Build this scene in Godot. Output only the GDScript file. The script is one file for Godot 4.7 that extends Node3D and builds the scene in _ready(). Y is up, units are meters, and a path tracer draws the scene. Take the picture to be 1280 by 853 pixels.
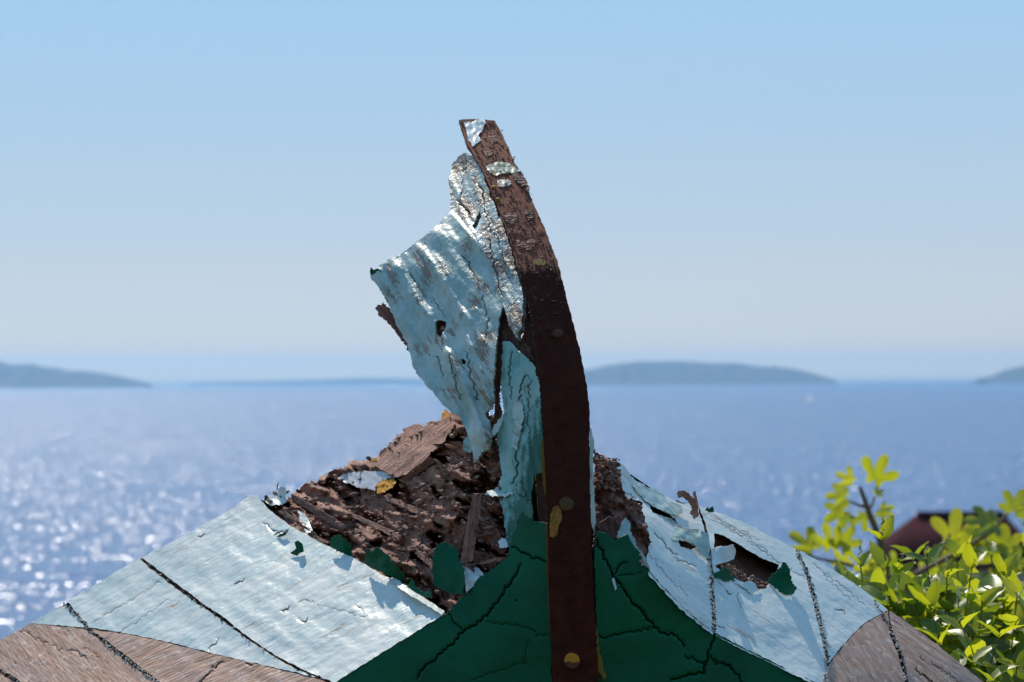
extends Node3D
# A rotting boat's bow with a rusty stem band, above a glittering sea.
const FOV := 16.0
const D := 2.0                      # metres from the eye to the stem's foot
const SEA_Y := -25.0
var cam: Camera3D
var U := 0.0                        # metres in one drawing unit at the stem (about 0.66 mm)
var M := {}
var rng := RandomNumberGenerator.new()
var boat: Node3D

# ---------------------------------------------------------------- basics
func at(x: float, y: float, z: float) -> Vector3:
	# drawing units -> world: x, y measured on the stem's plane, z towards the viewer
	var d := D - z * U
	var s := U * d / D
	return cam.transform * Vector3((x - 640.0) * s, (426.5 - y) * s, -d)

func far_point(x: float, y: float, dist: float) -> Vector3:
	var s := U / D * dist
	return cam.transform * Vector3((x - 640.0) * s, (426.5 - y) * s, -dist)

func lin(r: float, g: float, b: float) -> Color:
	return Color(r, g, b)

func srgb(r: float, g: float, b: float) -> Color:      # linear reflectance -> albedo_color
	return Color(r, g, b).linear_to_srgb()

func fnl(sd: int, freq: float, octaves := 3, kind := FastNoiseLite.TYPE_SIMPLEX_SMOOTH) -> FastNoiseLite:
	var n := FastNoiseLite.new()
	n.seed = sd; n.frequency = freq; n.noise_type = kind; n.fractal_octaves = octaves
	return n

func node3(called: String, label: String, category: String, where := Vector3.ZERO, group := "") -> Node3D:
	var o := Node3D.new(); o.name = called; add_child(o, true)
	o.position = where
	o.set_meta("label", label); o.set_meta("category", category)
	if group != "": o.set_meta("group", group)
	return o

func put(called: String, mesh: Mesh, mat: Material, parent: Node) -> MeshInstance3D:
	var o := MeshInstance3D.new(); o.name = called; o.mesh = mesh; o.material_override = mat
	parent.add_child(o, true)
	return o

class Tps:
	var c: Array = []
	var w := PackedFloat64Array()
	func _init(points: Array, smooth := 0.0):
		c = points
		var n := c.size()
		var m := n + 3
		var a := []
		for i in m:
			var row := PackedFloat64Array(); row.resize(m + 1); a.append(row)
		for i in n:
			for j in n:
				a[i][j] = k(c[i][0] - c[j][0], c[i][1] - c[j][1])
			a[i][i] += smooth
			a[i][n] = 1.0; a[i][n + 1] = c[i][0] / 100.0; a[i][n + 2] = c[i][1] / 100.0
			a[n][i] = 1.0; a[n + 1][i] = c[i][0] / 100.0; a[n + 2][i] = c[i][1] / 100.0
			a[i][m] = c[i][2]
		for i in m:
			var p := i
			for r in range(i + 1, m):
				if absf(a[r][i]) > absf(a[p][i]): p = r
			var t = a[i]; a[i] = a[p]; a[p] = t
			for r in range(i + 1, m):
				var f: float = a[r][i] / a[i][i]
				if f != 0.0:
					for q in range(i, m + 1): a[r][q] -= f * a[i][q]
		w.resize(m)
		for i in range(m - 1, -1, -1):
			var s: float = a[i][m]
			for q in range(i + 1, m): s -= a[i][q] * w[q]
			w[i] = s / a[i][i]
	func k(x: float, y: float) -> float:
		var r2 := (x * x + y * y) / 10000.0
		return 0.5 * r2 * log(r2) if r2 > 1e-12 else 0.0
	func f(x: float, y: float) -> float:
		var n := c.size()
		var s := w[n] + w[n + 1] * x / 100.0 + w[n + 2] * y / 100.0
		for i in n: s += w[i] * k(x - c[i][0], y - c[i][1])
		return s

func v2(list: Array) -> PackedVector2Array:
	var o := PackedVector2Array()
	for p in list: o.append(Vector2(p[0], p[1]))
	return o

func ragged(poly: PackedVector2Array, step: float, jag: float, sd: int, closed := true) -> PackedVector2Array:
	var n1 := fnl(sd, 0.09, 3); var n2 := fnl(sd + 71, 0.35, 2)
	var out := PackedVector2Array()
	var cnt := poly.size()
	for i in (cnt if closed else cnt - 1):
		var a := poly[i]; var b := poly[(i + 1) % cnt]
		var l := a.distance_to(b)
		var k := maxi(1, int(round(l / step)))
		var nrm := (b - a).orthogonal().normalized()
		for j in k:
			var p := a.lerp(b, float(j) / k)
			out.append(p + nrm * jag * (n1.get_noise_2dv(p) * 1.4 + n2.get_noise_2dv(p)))
	if not closed: out.append(poly[cnt - 1])
	return out

# A sheet with real thickness: outline and holes in drawing units, depth from o.zf.
func patch(o: Dictionary) -> MeshInstance3D:
	var step: float = o.get("step", 4.0)
	var sd: int = o.get("seed", 1)
	var jag: float = o.get("jag", 0.6)
	var zf: Callable = o.zf
	var outline := ragged(v2(o.outline), step * 0.75, jag, sd)
	var holes := []
	for h in o.get("holes", []): holes.append(ragged(v2(h), step * 0.6, jag * 0.8, sd + 5))
	var pts := PackedVector2Array(); var drop := PackedFloat32Array()
	var grid := {}
	var add := func(p: Vector2, dz: float, gap: float) -> bool:
		var c := Vector2i((p / 4.0).floor())
		for i in range(-2, 3):
			for j in range(-2, 3):
				for q in grid.get(c + Vector2i(i, j), []):
					if pts[q].distance_squared_to(p) < gap * gap: return false
		if not grid.has(c): grid[c] = []
		grid[c].append(pts.size()); pts.append(p); drop.append(dz)
		return true
	for p in outline: add.call(p, 0.0, 0.25)
	for h in holes:
		for p in h: add.call(p, 0.0, 0.25)
	for cr in o.get("cracks", []):
		var line := ragged(v2(cr.p), 2.2, cr.get("jag", 2.2), sd + 13, false)
		for i in line.size():
			var t := float(i) / maxf(1.0, line.size() - 1)
			var dir := (line[mini(i + 1, line.size() - 1)] - line[maxi(i - 1, 0)]).normalized().orthogonal()
			var w: float = cr.w * (0.55 + 0.6 * sin(PI * clampf(t * 0.9 + 0.08, 0, 1))) * rng.randf_range(0.7, 1.3)
			if not Geometry2D.is_point_in_polygon(line[i], outline): continue
			if add.call(line[i], -cr.d, 0.3):
				add.call(line[i] + dir * w * 0.5, -cr.d * 0.9, 0.3)
				add.call(line[i] + dir * (w * 0.5 + 0.7), cr.get("lip", 0.4), 0.3)
				add.call(line[i] - dir * (w * 0.5 + 0.7), cr.get("lip", 0.4) * 0.5, 0.3)
	var lo := outline[0]; var hi := outline[0]
	for p in outline: lo = lo.min(p); hi = hi.max(p)
	var y := lo.y
	var odd := 0
	while y < hi.y:
		var x := lo.x + (step * 0.5 if odd else 0.0)
		while x < hi.x:
			var p := Vector2(x + rng.randf_range(-0.2, 0.2) * step, y + rng.randf_range(-0.2, 0.2) * step)
			if Geometry2D.is_point_in_polygon(p, outline):
				var ok := true
				for h in holes:
					if Geometry2D.is_point_in_polygon(p, h): ok = false
				if ok: add.call(p, 0.0, step * 0.55)
			x += step
		y += step * 0.87
		odd = 1 - odd
	var tri := Geometry2D.triangulate_delaunay(pts)
	var front := PackedInt32Array()
	for i in range(0, tri.size(), 3):
		var c := (pts[tri[i]] + pts[tri[i + 1]] + pts[tri[i + 2]]) / 3.0
		if not Geometry2D.is_point_in_polygon(c, outline): continue
		var ok := true
		for h in holes:
			if Geometry2D.is_point_in_polygon(c, h): ok = false
		if not ok: continue
		var area := (pts[tri[i + 1]] - pts[tri[i]]).cross(pts[tri[i + 2]] - pts[tri[i]])
		if absf(area) < 0.02: continue
		front.append(tri[i])
		if area > 0: front.append(tri[i + 1]); front.append(tri[i + 2])
		else: front.append(tri[i + 2]); front.append(tri[i + 1])
	var layers := []
	for l in o.get("noise", []):
		layers.append([fnl(sd * 7 + layers.size() * 31, l[1], l[4] if l.size() > 4 else 3), l[0], l[2], deg_to_rad(l[3])])
	var n := pts.size()
	var pos := PackedVector3Array(); pos.resize(n)
	var thick: float = o.get("thick", 3.0)
	var zz := PackedFloat32Array(); zz.resize(n)
	for i in n:
		var p := pts[i]
		var z: float = zf.call(p.x, p.y)
		for l in layers:
			var q := p.rotated(-l[3])
			z += l[1] * l[0].get_noise_2d(q.x / l[2], q.y)
		zz[i] = z + drop[i]
		pos[i] = at(p.x, p.y, zz[i])
	var nor := PackedVector3Array(); nor.resize(n)
	var mean := Vector3.ZERO
	for i in range(0, front.size(), 3):
		var a := pos[front[i]]
		var nn := (pos[front[i + 2]] - a).cross(pos[front[i + 1]] - a)
		for k in 3: nor[front[i + k]] += nn
		mean += nn
	mean = mean.normalized()
	for i in n: nor[i] = nor[i].normalized()
	# texture axes lie in the sheet itself, u along the grain
	var ga := deg_to_rad(o.get("grain", 0.0))
	var t0 := cam.basis * Vector3(cos(ga), -sin(ga), 0)
	var cz := cam.basis.z
	var tt := (t0 - cz * (t0.dot(mean) / cz.dot(mean))).normalized()
	var bb := mean.cross(tt)
	var ts: float = o.get("tex", 0.34)
	var off := Vector2(rng.randf(), rng.randf())
	var uv := PackedVector2Array(); uv.resize(n)
	for i in n: uv[i] = Vector2(pos[i].dot(tt), pos[i].dot(bb)) / ts + off
	var col := PackedColorArray(); col.resize(n)
	var has_color: bool = o.has("color")
	for i in n:
		var c := Color.WHITE
		if has_color: c = o.color.call(pts[i].x, pts[i].y)
		if drop[i] < -0.5: c = o.get("crack_color", Color(0.32, 0.2, 0.14))
		col[i] = c
	# origin of the part near its middle
	var V := PackedVector3Array(pos); var N := PackedVector3Array(nor); var T := PackedVector2Array(uv); var C := PackedColorArray(col)
	var I := PackedInt32Array(front)
	var back := cam.basis.z * (-thick * U)
	if o.get("along_normal", false): back = mean * (-thick * U)
	for i in n:
		V.append(pos[i] + back); N.append(-nor[i]); T.append(uv[i]); C.append(col[i])
	for i in range(0, front.size(), 3):
		I.append(front[i] + n); I.append(front[i + 2] + n); I.append(front[i + 1] + n)
	var edges := {}
	for i in range(0, front.size(), 3):
		for k in 3:
			var a := front[i + k]; var b := front[i + (k + 1) % 3]
			if edges.has(Vector2i(b, a)): edges.erase(Vector2i(b, a))
			else: edges[Vector2i(a, b)] = true
	var rim: Color = o.get("rim", Color.WHITE)
	for e in edges:
		var a: int = e.x; var b: int = e.y
		var rn := (pos[b] - pos[a]).cross(back).normalized()
		var s := V.size()
		for q in [a, b, b + n, a + n]:
			V.append(V[q]); N.append(rn); T.append(T[q]); C.append(C[q] * rim)
		for q in [0, 2, 1, 0, 3, 2]: I.append(s + q)
	var mid := Vector3.ZERO
	for v in pos: mid += v
	mid /= n
	for i in V.size(): V[i] -= mid
	var arr := []; arr.resize(Mesh.ARRAY_MAX)
	arr[Mesh.ARRAY_VERTEX] = V; arr[Mesh.ARRAY_NORMAL] = N; arr[Mesh.ARRAY_TEX_UV] = T; arr[Mesh.ARRAY_COLOR] = C; arr[Mesh.ARRAY_INDEX] = I
	var mesh := ArrayMesh.new(); mesh.add_surface_from_arrays(Mesh.PRIMITIVE_TRIANGLES, arr)
	var parent: Node3D = o.get("parent", boat)
	var inst := put(o.name, mesh, o.mat, parent)
	var pp := Vector3.ZERO
	var q: Node = parent
	while q is Node3D and q != self:
		pp += (q as Node3D).position; q = q.get_parent()
	inst.position = mid - pp
	return inst

# Many small irregular lumps or chips joined in one mesh
func lumps(called: String, items: Array, mat: Material, parent: Node3D) -> MeshInstance3D:
	# items: [position, Basis (scaled), colour]
	var V := PackedVector3Array(); var C := PackedColorArray()
	var N := PackedVector3Array()
	var ico := [Vector3(0, 1, 0), Vector3(0.9, 0.35, 0), Vector3(0.25, 0.4, 0.87), Vector3(-0.75, 0.4, 0.5), Vector3(-0.7, 0.3, -0.6), Vector3(0.3, 0.4, -0.85),
		Vector3(0.7, -0.4, 0.5), Vector3(-0.25, -0.4, 0.85), Vector3(-0.9, -0.4, -0.05), Vector3(-0.2, -0.45, -0.85), Vector3(0.75, -0.4, -0.5), Vector3(0, -1, 0)]
	var faces := [[0, 1, 2], [0, 2, 3], [0, 3, 4], [0, 4, 5], [0, 5, 1], [1, 6, 2], [2, 7, 3], [3, 8, 4], [4, 9, 5], [5, 10, 1], [2, 6, 7], [3, 7, 8], [4, 8, 9], [5, 9, 10], [1, 10, 6], [11, 7, 6], [11, 8, 7], [11, 9, 8], [11, 10, 9], [11, 6, 10]]
	var origin: Vector3 = items[0][0]
	for it in items:
		var v := []
		for p in ico: v.append(it[0] - origin + it[1] * (p * rng.randf_range(0.65, 1.25)))
		for f in faces:
			var nn: Vector3 = (v[f[1]] - v[f[0]]).cross(v[f[2]] - v[f[0]]).normalized()
			var order := [0, 2, 1]
			if nn.dot(v[f[0]] + origin - it[0]) < 0: nn = -nn; order = [0, 1, 2]
			for q in order: V.append(v[f[q]]); N.append(nn); C.append(it[2])
	var arr := []; arr.resize(Mesh.ARRAY_MAX)
	arr[Mesh.ARRAY_VERTEX] = V; arr[Mesh.ARRAY_NORMAL] = N; arr[Mesh.ARRAY_COLOR] = C
	var mesh := ArrayMesh.new(); mesh.add_surface_from_arrays(Mesh.PRIMITIVE_TRIANGLES, arr)
	var o := put(called, mesh, mat, parent)
	o.position = origin - (parent.position if parent != self else Vector3.ZERO)
	return o

func ranbasis(s: Vector3) -> Basis:
	var b := Basis.from_euler(Vector3(rng.randf() * TAU, rng.randf() * TAU, rng.randf() * TAU))
	return b * Basis.from_scale(s)

# ---------------------------------------------------------------- materials
func nz(sd: int, freq: float, w: int, h: int, S: int, octaves := 3, kind := FastNoiseLite.TYPE_SIMPLEX_SMOOTH, fr := FastNoiseLite.FRACTAL_FBM) -> PackedByteArray:
	var n := fnl(sd, freq, octaves, kind); n.fractal_type = fr
	var img := n.get_seamless_image(w, h)
	if w != S or h != S: img.resize(S, S, Image.INTERPOLATE_CUBIC)
	img.convert(Image.FORMAT_L8)
	return img.get_data()

func tex_rgb(S: int, data: PackedByteArray) -> ImageTexture:
	return ImageTexture.create_from_image(Image.create_from_data(S, S, false, Image.FORMAT_RGB8, data))

func tex_l(S: int, data: PackedByteArray) -> ImageTexture:
	return ImageTexture.create_from_image(Image.create_from_data(S, S, false, Image.FORMAT_L8, data))

# paint with brush marks along u, hairline checks and worn streaks down to the wood
func paint_tex(sd: int, a: Color, b: Color, wood: Color, wear_or_shade: float) -> Array:
	var S := 768
	var mott := nz(sd, 0.006, S, S, S, 4)
	var strk := nz(sd + 1, 0.05, 60, S, S, 4)
	var fine := nz(sd + 2, 0.2, 120, S, S, 2)
	var gate := nz(sd + 3, 0.012, 300, S, S, 4)
	var spk := nz(sd + 4, 0.12, S, S, S, 2)
	var out := PackedByteArray(); out.resize(S * S * 3)
	var ht := PackedByteArray(); ht.resize(S * S)
	var blis := nz(sd + 5, 0.03, S, S, S, 3)
	for i in S * S:
		var s := strk[i] / 255.0; var m := mott[i] / 255.0; var f := fine[i] / 255.0; var g := gate[i] / 255.0; var bl := blis[i] / 255.0
		var c := a.lerp(b, clampf((m - 0.3) * 1.7 + (s - 0.5) * 0.35 + (bl - 0.5) * 0.7, 0, 1))
		c = c * (0.96 + 0.08 * f)
		var w := clampf((s * 0.4 + f * 0.6 + (g - 0.5) * 0.85 - (1.05 - wear_or_shade)) * 9.0, 0, 1)
		if spk[i] > 236: w = maxf(w, 0.7)
		c = c.lerp(wood * (0.7 + 0.6 * f), w * 0.85)
		out[i * 3] = int(clampf(c.r, 0, 1) * 255); out[i * 3 + 1] = int(clampf(c.g, 0, 1) * 255); out[i * 3 + 2] = int(clampf(c.b, 0, 1) * 255)
		ht[i] = int(clampf(0.2 * s + 0.15 * f + 0.5 * bl + 0.15 * m - 0.25 * w + 0.15, 0, 1) * 255)
	return [tex_rgb(S, out), tex_l(S, ht)]

func mat(albedo: Texture2D, height: Texture2D, rough: float, relief: float, spec := 0.5) -> StandardMaterial3D:
	var m := StandardMaterial3D.new()
	m.albedo_texture = albedo
	m.vertex_color_use_as_albedo = true
	m.roughness = rough; m.metallic_specular = spec
	if height:
		m.heightmap_enabled = true; m.heightmap_texture = height; m.heightmap_scale = relief
	return m

func plain(c: Color, rough := 0.7, vc := true) -> StandardMaterial3D:
	var m := StandardMaterial3D.new()
	m.albedo_color = c; m.roughness = rough; m.vertex_color_use_as_albedo = vc
	return m

func make_materials():
	var t := paint_tex(10, Color8(228, 228, 218), Color8(198, 212, 206), Color8(168, 142, 118), 0.24)
	M.paint = mat(t[0], t[1], 0.36, 0.08)
	t = paint_tex(30, Color8(190, 204, 194), Color8(146, 178, 170), Color8(128, 98, 74), 0.38)
	M.worn_paint = mat(t[0], t[1], 0.4, 0.1)
	t = paint_tex(40, Color8(178, 192, 186), Color8(140, 166, 164), Color8(116, 84, 62), 0.52)
	M.bleached_board = mat(t[0], t[1], 0.5, 0.12)
	t = paint_tex(50, Color8(0, 92, 58), Color8(0, 79, 49), Color8(50, 56, 40), 0.05)
	M.green = mat(t[0], t[1], 0.42, 0.03, 0.3)
	t = paint_tex(60, Color8(150, 190, 180), Color8(104, 160, 148), Color8(96, 84, 62), 0.2)
	M.teal = mat(t[0], t[1], 0.4, 0.08)
	# rust
	var S := 512
	var a := nz(70, 0.012, S, S, S, 5); var b := nz(71, 0.09, S, S, S, 3); var c3 := nz(72, 0.25, S, S, S, 2)
	var out := PackedByteArray(); out.resize(S * S * 3); var ht := PackedByteArray(); ht.resize(S * S)
	for i in S * S:
		var c := Color8(150, 90, 68).lerp(Color8(106, 62, 50), a[i] / 255.0).lerp(Color8(176, 108, 78), clampf((b[i] - 150) / 90.0, 0, 0.6))
		if c3[i] > 215: c = c.lerp(Color8(176, 150, 138), 0.55)
		if b[i] < 40: c = c.lerp(Color8(66, 38, 32), 0.5)
		out[i * 3] = int(c.r * 255); out[i * 3 + 1] = int(c.g * 255); out[i * 3 + 2] = int(c.b * 255)
		ht[i] = int(clampf(0.55 * b[i] + 0.45 * c3[i], 0, 255))
	M.rust = mat(tex_rgb(S, out), tex_l(S, ht), 0.85, 0.05, 0.25)
	# rotten wood, fibres along u
	var f1 := nz(80, 0.06, 50, S, S, 5); var f2 := nz(81, 0.2, 90, S, S, 3); var f3 := nz(82, 0.02, S, S, S, 5); var f4 := nz(83, 0.14, S, S, S, 3)
	out = out.duplicate(); ht = ht.duplicate()
	for i in S * S:
		var q := clampf(f1[i] / 255.0 * 0.5 + f2[i] / 255.0 * 0.25 + f3[i] / 255.0 * 0.5 - 0.2, 0, 1)
		var c := Color8(122, 82, 68).lerp(Color8(214, 166, 144), q)
		if f4[i] > 200: c = c.lerp(Color8(186, 112, 82), 0.4)
		out[i * 3] = int(c.r * 255); out[i * 3 + 1] = int(c.g * 255); out[i * 3 + 2] = int(c.b * 255)
		ht[i] = int(clampf(0.35 * f1[i] + 0.3 * f2[i] + 0.35 * f4[i], 0, 255))
	M.rot = mat(tex_rgb(S, out), tex_l(S, ht), 0.85, 0.3)
	# bare, greyed plank with traces of old varnish
	var g1 := nz(90, 0.05, 46, S, S, 5); var g2 := nz(91, 0.22, 80, S, S, 2); var g3 := nz(92, 0.012, S, S, S, 4); var g4 := nz(93, 0.05, S, S, S, 3)
	out = out.duplicate(); ht = ht.duplicate()
	for i in S * S:
		var q := g1[i] / 255.0
		var c := Color8(176, 134, 112).lerp(Color8(220, 186, 164), q * 0.8 + (g2[i] / 255.0 - 0.5) * 0.5)
		c = c.lerp(Color8(190, 158, 146), clampf((g3[i] - 120) / 120.0, 0, 0.6))
		if g4[i] > 175: c = c.lerp(Color8(228, 216, 204), clampf((g4[i] - 175) / 60.0, 0, 0.6))
		if g2[i] < 40: c = c.lerp(Color8(84, 62, 54), 0.7)
		out[i * 3] = int(c.r * 255); out[i * 3 + 1] = int(c.g * 255); out[i * 3 + 2] = int(c.b * 255)
		ht[i] = int(clampf(0.5 * g1[i] + 0.5 * g2[i], 0, 255))
	M.bare = mat(tex_rgb(S, out), tex_l(S, ht), 0.65, 0.1, 0.22)
	M.grain = plain(Color.WHITE, 0.8)
	M.ochre = plain(srgb(0.4, 0.19, 0.02), 0.8)
	M.foam = plain(srgb(0.6, 0.26, 0.015), 0.9)
	M.brass = plain(srgb(0.11, 0.065, 0.025), 0.7); M.brass.metallic_specular = 0.3
	M.iron = plain(srgb(0.13, 0.055, 0.03), 0.8); M.iron.metallic_specular = 0.2

# ---------------------------------------------------------------- setting
func setting():
	sea()
	ground()
	# islands
	island("far_island", "hazy blue island at the left end of the horizon", 14000.0, [[-700, 474], [-560, 452], [-420, 434], [-260, 428], [-120, 440], [-40, 447], [0, 452], [15, 456], [38, 455], [55, 459], [70, 460], [82, 463], [105, 464], [125, 466], [150, 471], [168, 475], [184, 479.5]], 3)
	island("far_island", "long low hazy blue island to the right of the iron band", 14500.0, [[640, 470], [690, 466], [735, 462], [770, 455], [800, 452], [850, 451.5], [890, 454], [920, 454], [950, 458], [985, 460], [1010, 465], [1028, 470], [1042, 475]], 5)
	island("far_island", "hazy blue headland at the right edge of the horizon", 14000.0, [[1226, 474], [1240, 470], [1255, 463], [1280, 457.5], [1330, 446], [1420, 436], [1600, 470]], 7)
	island("far_island", "very faint low strip of land behind the torn paint", 21000.0, [[240, 479], [320, 477], [400, 475], [450, 472.5], [490, 473], [530, 474], [580, 473], [640, 476], [700, 477.5]], 9)

func sea():
	var w := 1024; var h := 2048
	var tw := 90.0; var th := 300.0
	var src := fnl(4, 0.026, 4).get_seamless_image(w, h).get_data()
	var ht := PackedFloat32Array(); ht.resize(w * h)
	for i in w * h: ht[i] = src[i] / 255.0 * 0.34
	var r := RandomNumberGenerator.new(); r.seed = 9
	var band := fnl(2, 0.004, 2)
	for k in 6000:
		var cx := r.randi() % w; var cy := r.randi() % h
		if band.get_noise_2d(cx * 0.35, absf(cy - h / 2.0) * 1.8) < r.randf_range(-0.45, 0.4): continue
		var s := r.randf_range(0.3, 0.8) * (0.6 + 0.7 * r.randf())
		var amp := s * r.randf_range(0.45, 1.05)
		var rx := int(3.0 * s * w / tw); var ry := int(3.0 * s * h / th)
		for j in range(-ry, ry + 1):
			for i in range(-rx, rx + 1):
				var dx := i * tw / w / s; var dy := j * th / h / s
				ht[posmod(cy + j, h) * w + posmod(cx + i, w)] += amp * exp(-0.5 * (dx * dx + dy * dy))
	var out := PackedByteArray(); out.resize(w * h * 3)
	for j in h:
		var ja := ((j + 1) % h) * w; var jb := ((j + h - 1) % h) * w
		for i in w:
			var gx := (ht[j * w + (i + 1) % w] - ht[j * w + (i + w - 1) % w]) / (2 * tw / w)
			var gy := (ht[ja + i] - ht[jb + i]) / (2 * th / h)
			var v := Vector3(-gx, gy, 1).normalized() * 0.5 + Vector3(0.5, 0.5, 0.5)
			var o3 := (j * w + i) * 3
			out[o3] = int(v.x * 255); out[o3 + 1] = int(v.y * 255); out[o3 + 2] = int(v.z * 255)
	var m := StandardMaterial3D.new()
	m.albedo_color = Color(0.0, 0.27, 0.5)
	m.roughness = 0.21; m.metallic_specular = 0.33
	m.normal_enabled = true
	m.normal_texture = ImageTexture.create_from_image(Image.create_from_data(w, h, false, Image.FORMAT_RGB8, out))
	var st := SurfaceTool.new(); st.begin(Mesh.PRIMITIVE_TRIANGLES)
	var q := [Vector3(-45000, SEA_Y, -60), Vector3(-45000, SEA_Y, -24000), Vector3(45000, SEA_Y, -24000), Vector3(45000, SEA_Y, -60)]
	for i in [0, 1, 2, 0, 2, 3]:
		st.set_normal(Vector3.UP); st.set_uv(Vector2(q[i].x / tw, q[i].z / th)); st.add_vertex(q[i])
	st.generate_tangents()
	var o := put("sea", st.commit(), m, self)
	o.set_meta("kind", "structure"); o.set_meta("label", "blue sea glittering under the sun"); o.set_meta("category", "sea")

func ground_y(x: float, z: float) -> float:
	var b := 0.0
	if z > 4.0: b = (z - 4.0) * 0.4
	elif z < -2.5:
		b = maxf(z + 2.5, -27.5) * 0.25
		if z < -30.0: b += maxf(z + 30.0, -82.0) * 0.09
		if z < -112.0: b += (z + 112.0) * 1.0
	return b

func ground():
	var n := fnl(44, 0.06, 4)
	var st := SurfaceTool.new(); st.begin(Mesh.PRIMITIVE_TRIANGLES)
	var zs := []
	var z := -128.0
	while z < 70.0:
		zs.append(z); z += 1.0 if absf(z) < 12 else 4.0
	var nx := 60
	for j in zs.size():
		for i in nx:
			var x := (i - (nx - 1) / 2.0) * 6.0
			st.set_uv(Vector2(x, zs[j]))
			var bump := n.get_noise_2d(x, zs[j]) * clampf((absf(zs[j]) - 4.0) * 0.1, 0, 1.2)
			st.add_vertex(Vector3(x, ground_y(x, zs[j]) + bump, zs[j]))
	for j in zs.size() - 1:
		for i in nx - 1:
			var k := j * nx + i
			for q in [k, k + 1, k + nx + 1, k, k + nx + 1, k + nx]: st.add_index(q)
	st.generate_normals()
	var g := NoiseTexture2D.new(); g.noise = fnl(8, 0.03, 5); g.seamless = true; g.width = 256; g.height = 256
	var ramp := Gradient.new(); ramp.set_color(0, Color(0.2, 0.19, 0.12)); ramp.set_color(1, Color(0.42, 0.36, 0.25))
	g.color_ramp = ramp
	var m := StandardMaterial3D.new(); m.albedo_texture = g; m.roughness = 0.95; m.uv1_scale = Vector3(0.4, 0.4, 1)
	var o := put("ground", st.commit(), m, self)
	o.set_meta("kind", "structure"); o.set_meta("label", "dry grassy slope running down to the sea"); o.set_meta("category", "ground")

func island(called: String, label: String, dist: float, prof: Array, sd: int):
	var n := fnl(sd, 0.02, 4)
	var cols := []
	for i in prof.size() - 1:
		var k := int(maxf(2, (prof[i + 1][0] - prof[i][0]) / 5.0))
		for j in k: cols.append(Vector2(prof[i][0], prof[i][1]).lerp(Vector2(prof[i + 1][0], prof[i + 1][1]), float(j) / k))
	cols.append(Vector2(prof[-1][0], prof[-1][1]))
	var base := far_point(cols[cols.size() / 2].x, 480, dist); base.y = SEA_Y
	var st := SurfaceTool.new(); st.begin(Mesh.PRIMITIVE_TRIANGLES)
	var rows := [[-1.0, 0.0], [-0.75, 0.2], [-0.5, 0.5], [-0.25, 0.82], [0.0, 1.0], [0.4, 0.7], [1.0, 0.0]]
	for c in cols:
		var top := far_point(c.x, c.y, dist)
		var h := maxf(0.0, top.y - SEA_Y)
		for r in rows:
			var p: Vector3 = Vector3(top.x, SEA_Y - 2.0, top.z + -r[0] * (250.0 + h * 3.0))
			p.y = SEA_Y - 2.0 + (h + 2.0) * r[1] * (1.0 if r[1] == 1.0 else 1.0 + 0.5 * n.get_noise_2d(c.x * 2.0, r[0] * 60.0))
			st.add_vertex(p - base)
	var m := rows.size()
	for i in cols.size() - 1:
		for j in m - 1:
			var k := i * m + j
			for q in [k, k + 1, k + m + 1, k, k + m + 1, k + m]: st.add_index(q)
	st.generate_normals()
	var mt := plain(srgb(0.045, 0.05, 0.05), 0.95, false)
	var o := put(called, st.commit(), mt, self)
	o.position = base
	o.set_meta("label", label); o.set_meta("category", "island"); o.set_meta("kind", "structure")

# ---------------------------------------------------------------- boat
const BAND_Z := [[120, -670], [150, -602], [200, -492], [250, -393], [290, -322], [340, -245], [400, -176], [450, -132], [500, -100], [600, -56], [700, -26], [853, 0], [900, 4]]
func band_z(y: float) -> float:
	for i in BAND_Z.size() - 1:
		if y <= BAND_Z[i + 1][0]:
			var t: float = (y - BAND_Z[i][0]) / (BAND_Z[i + 1][0] - BAND_Z[i][0])
			# smooth through neighbours
			var p0: float = BAND_Z[maxi(i - 1, 0)][1]; var p3: float = BAND_Z[mini(i + 2, BAND_Z.size() - 1)][1]
			return cubic_interpolate(BAND_Z[i][1], BAND_Z[i + 1][1], p0, p3, clampf(t, 0, 1))
	return 4.0

var LZ: Tps
var RZ: Tps
var FL: Tps
var FR: Tps
var PZ: Tps

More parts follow.
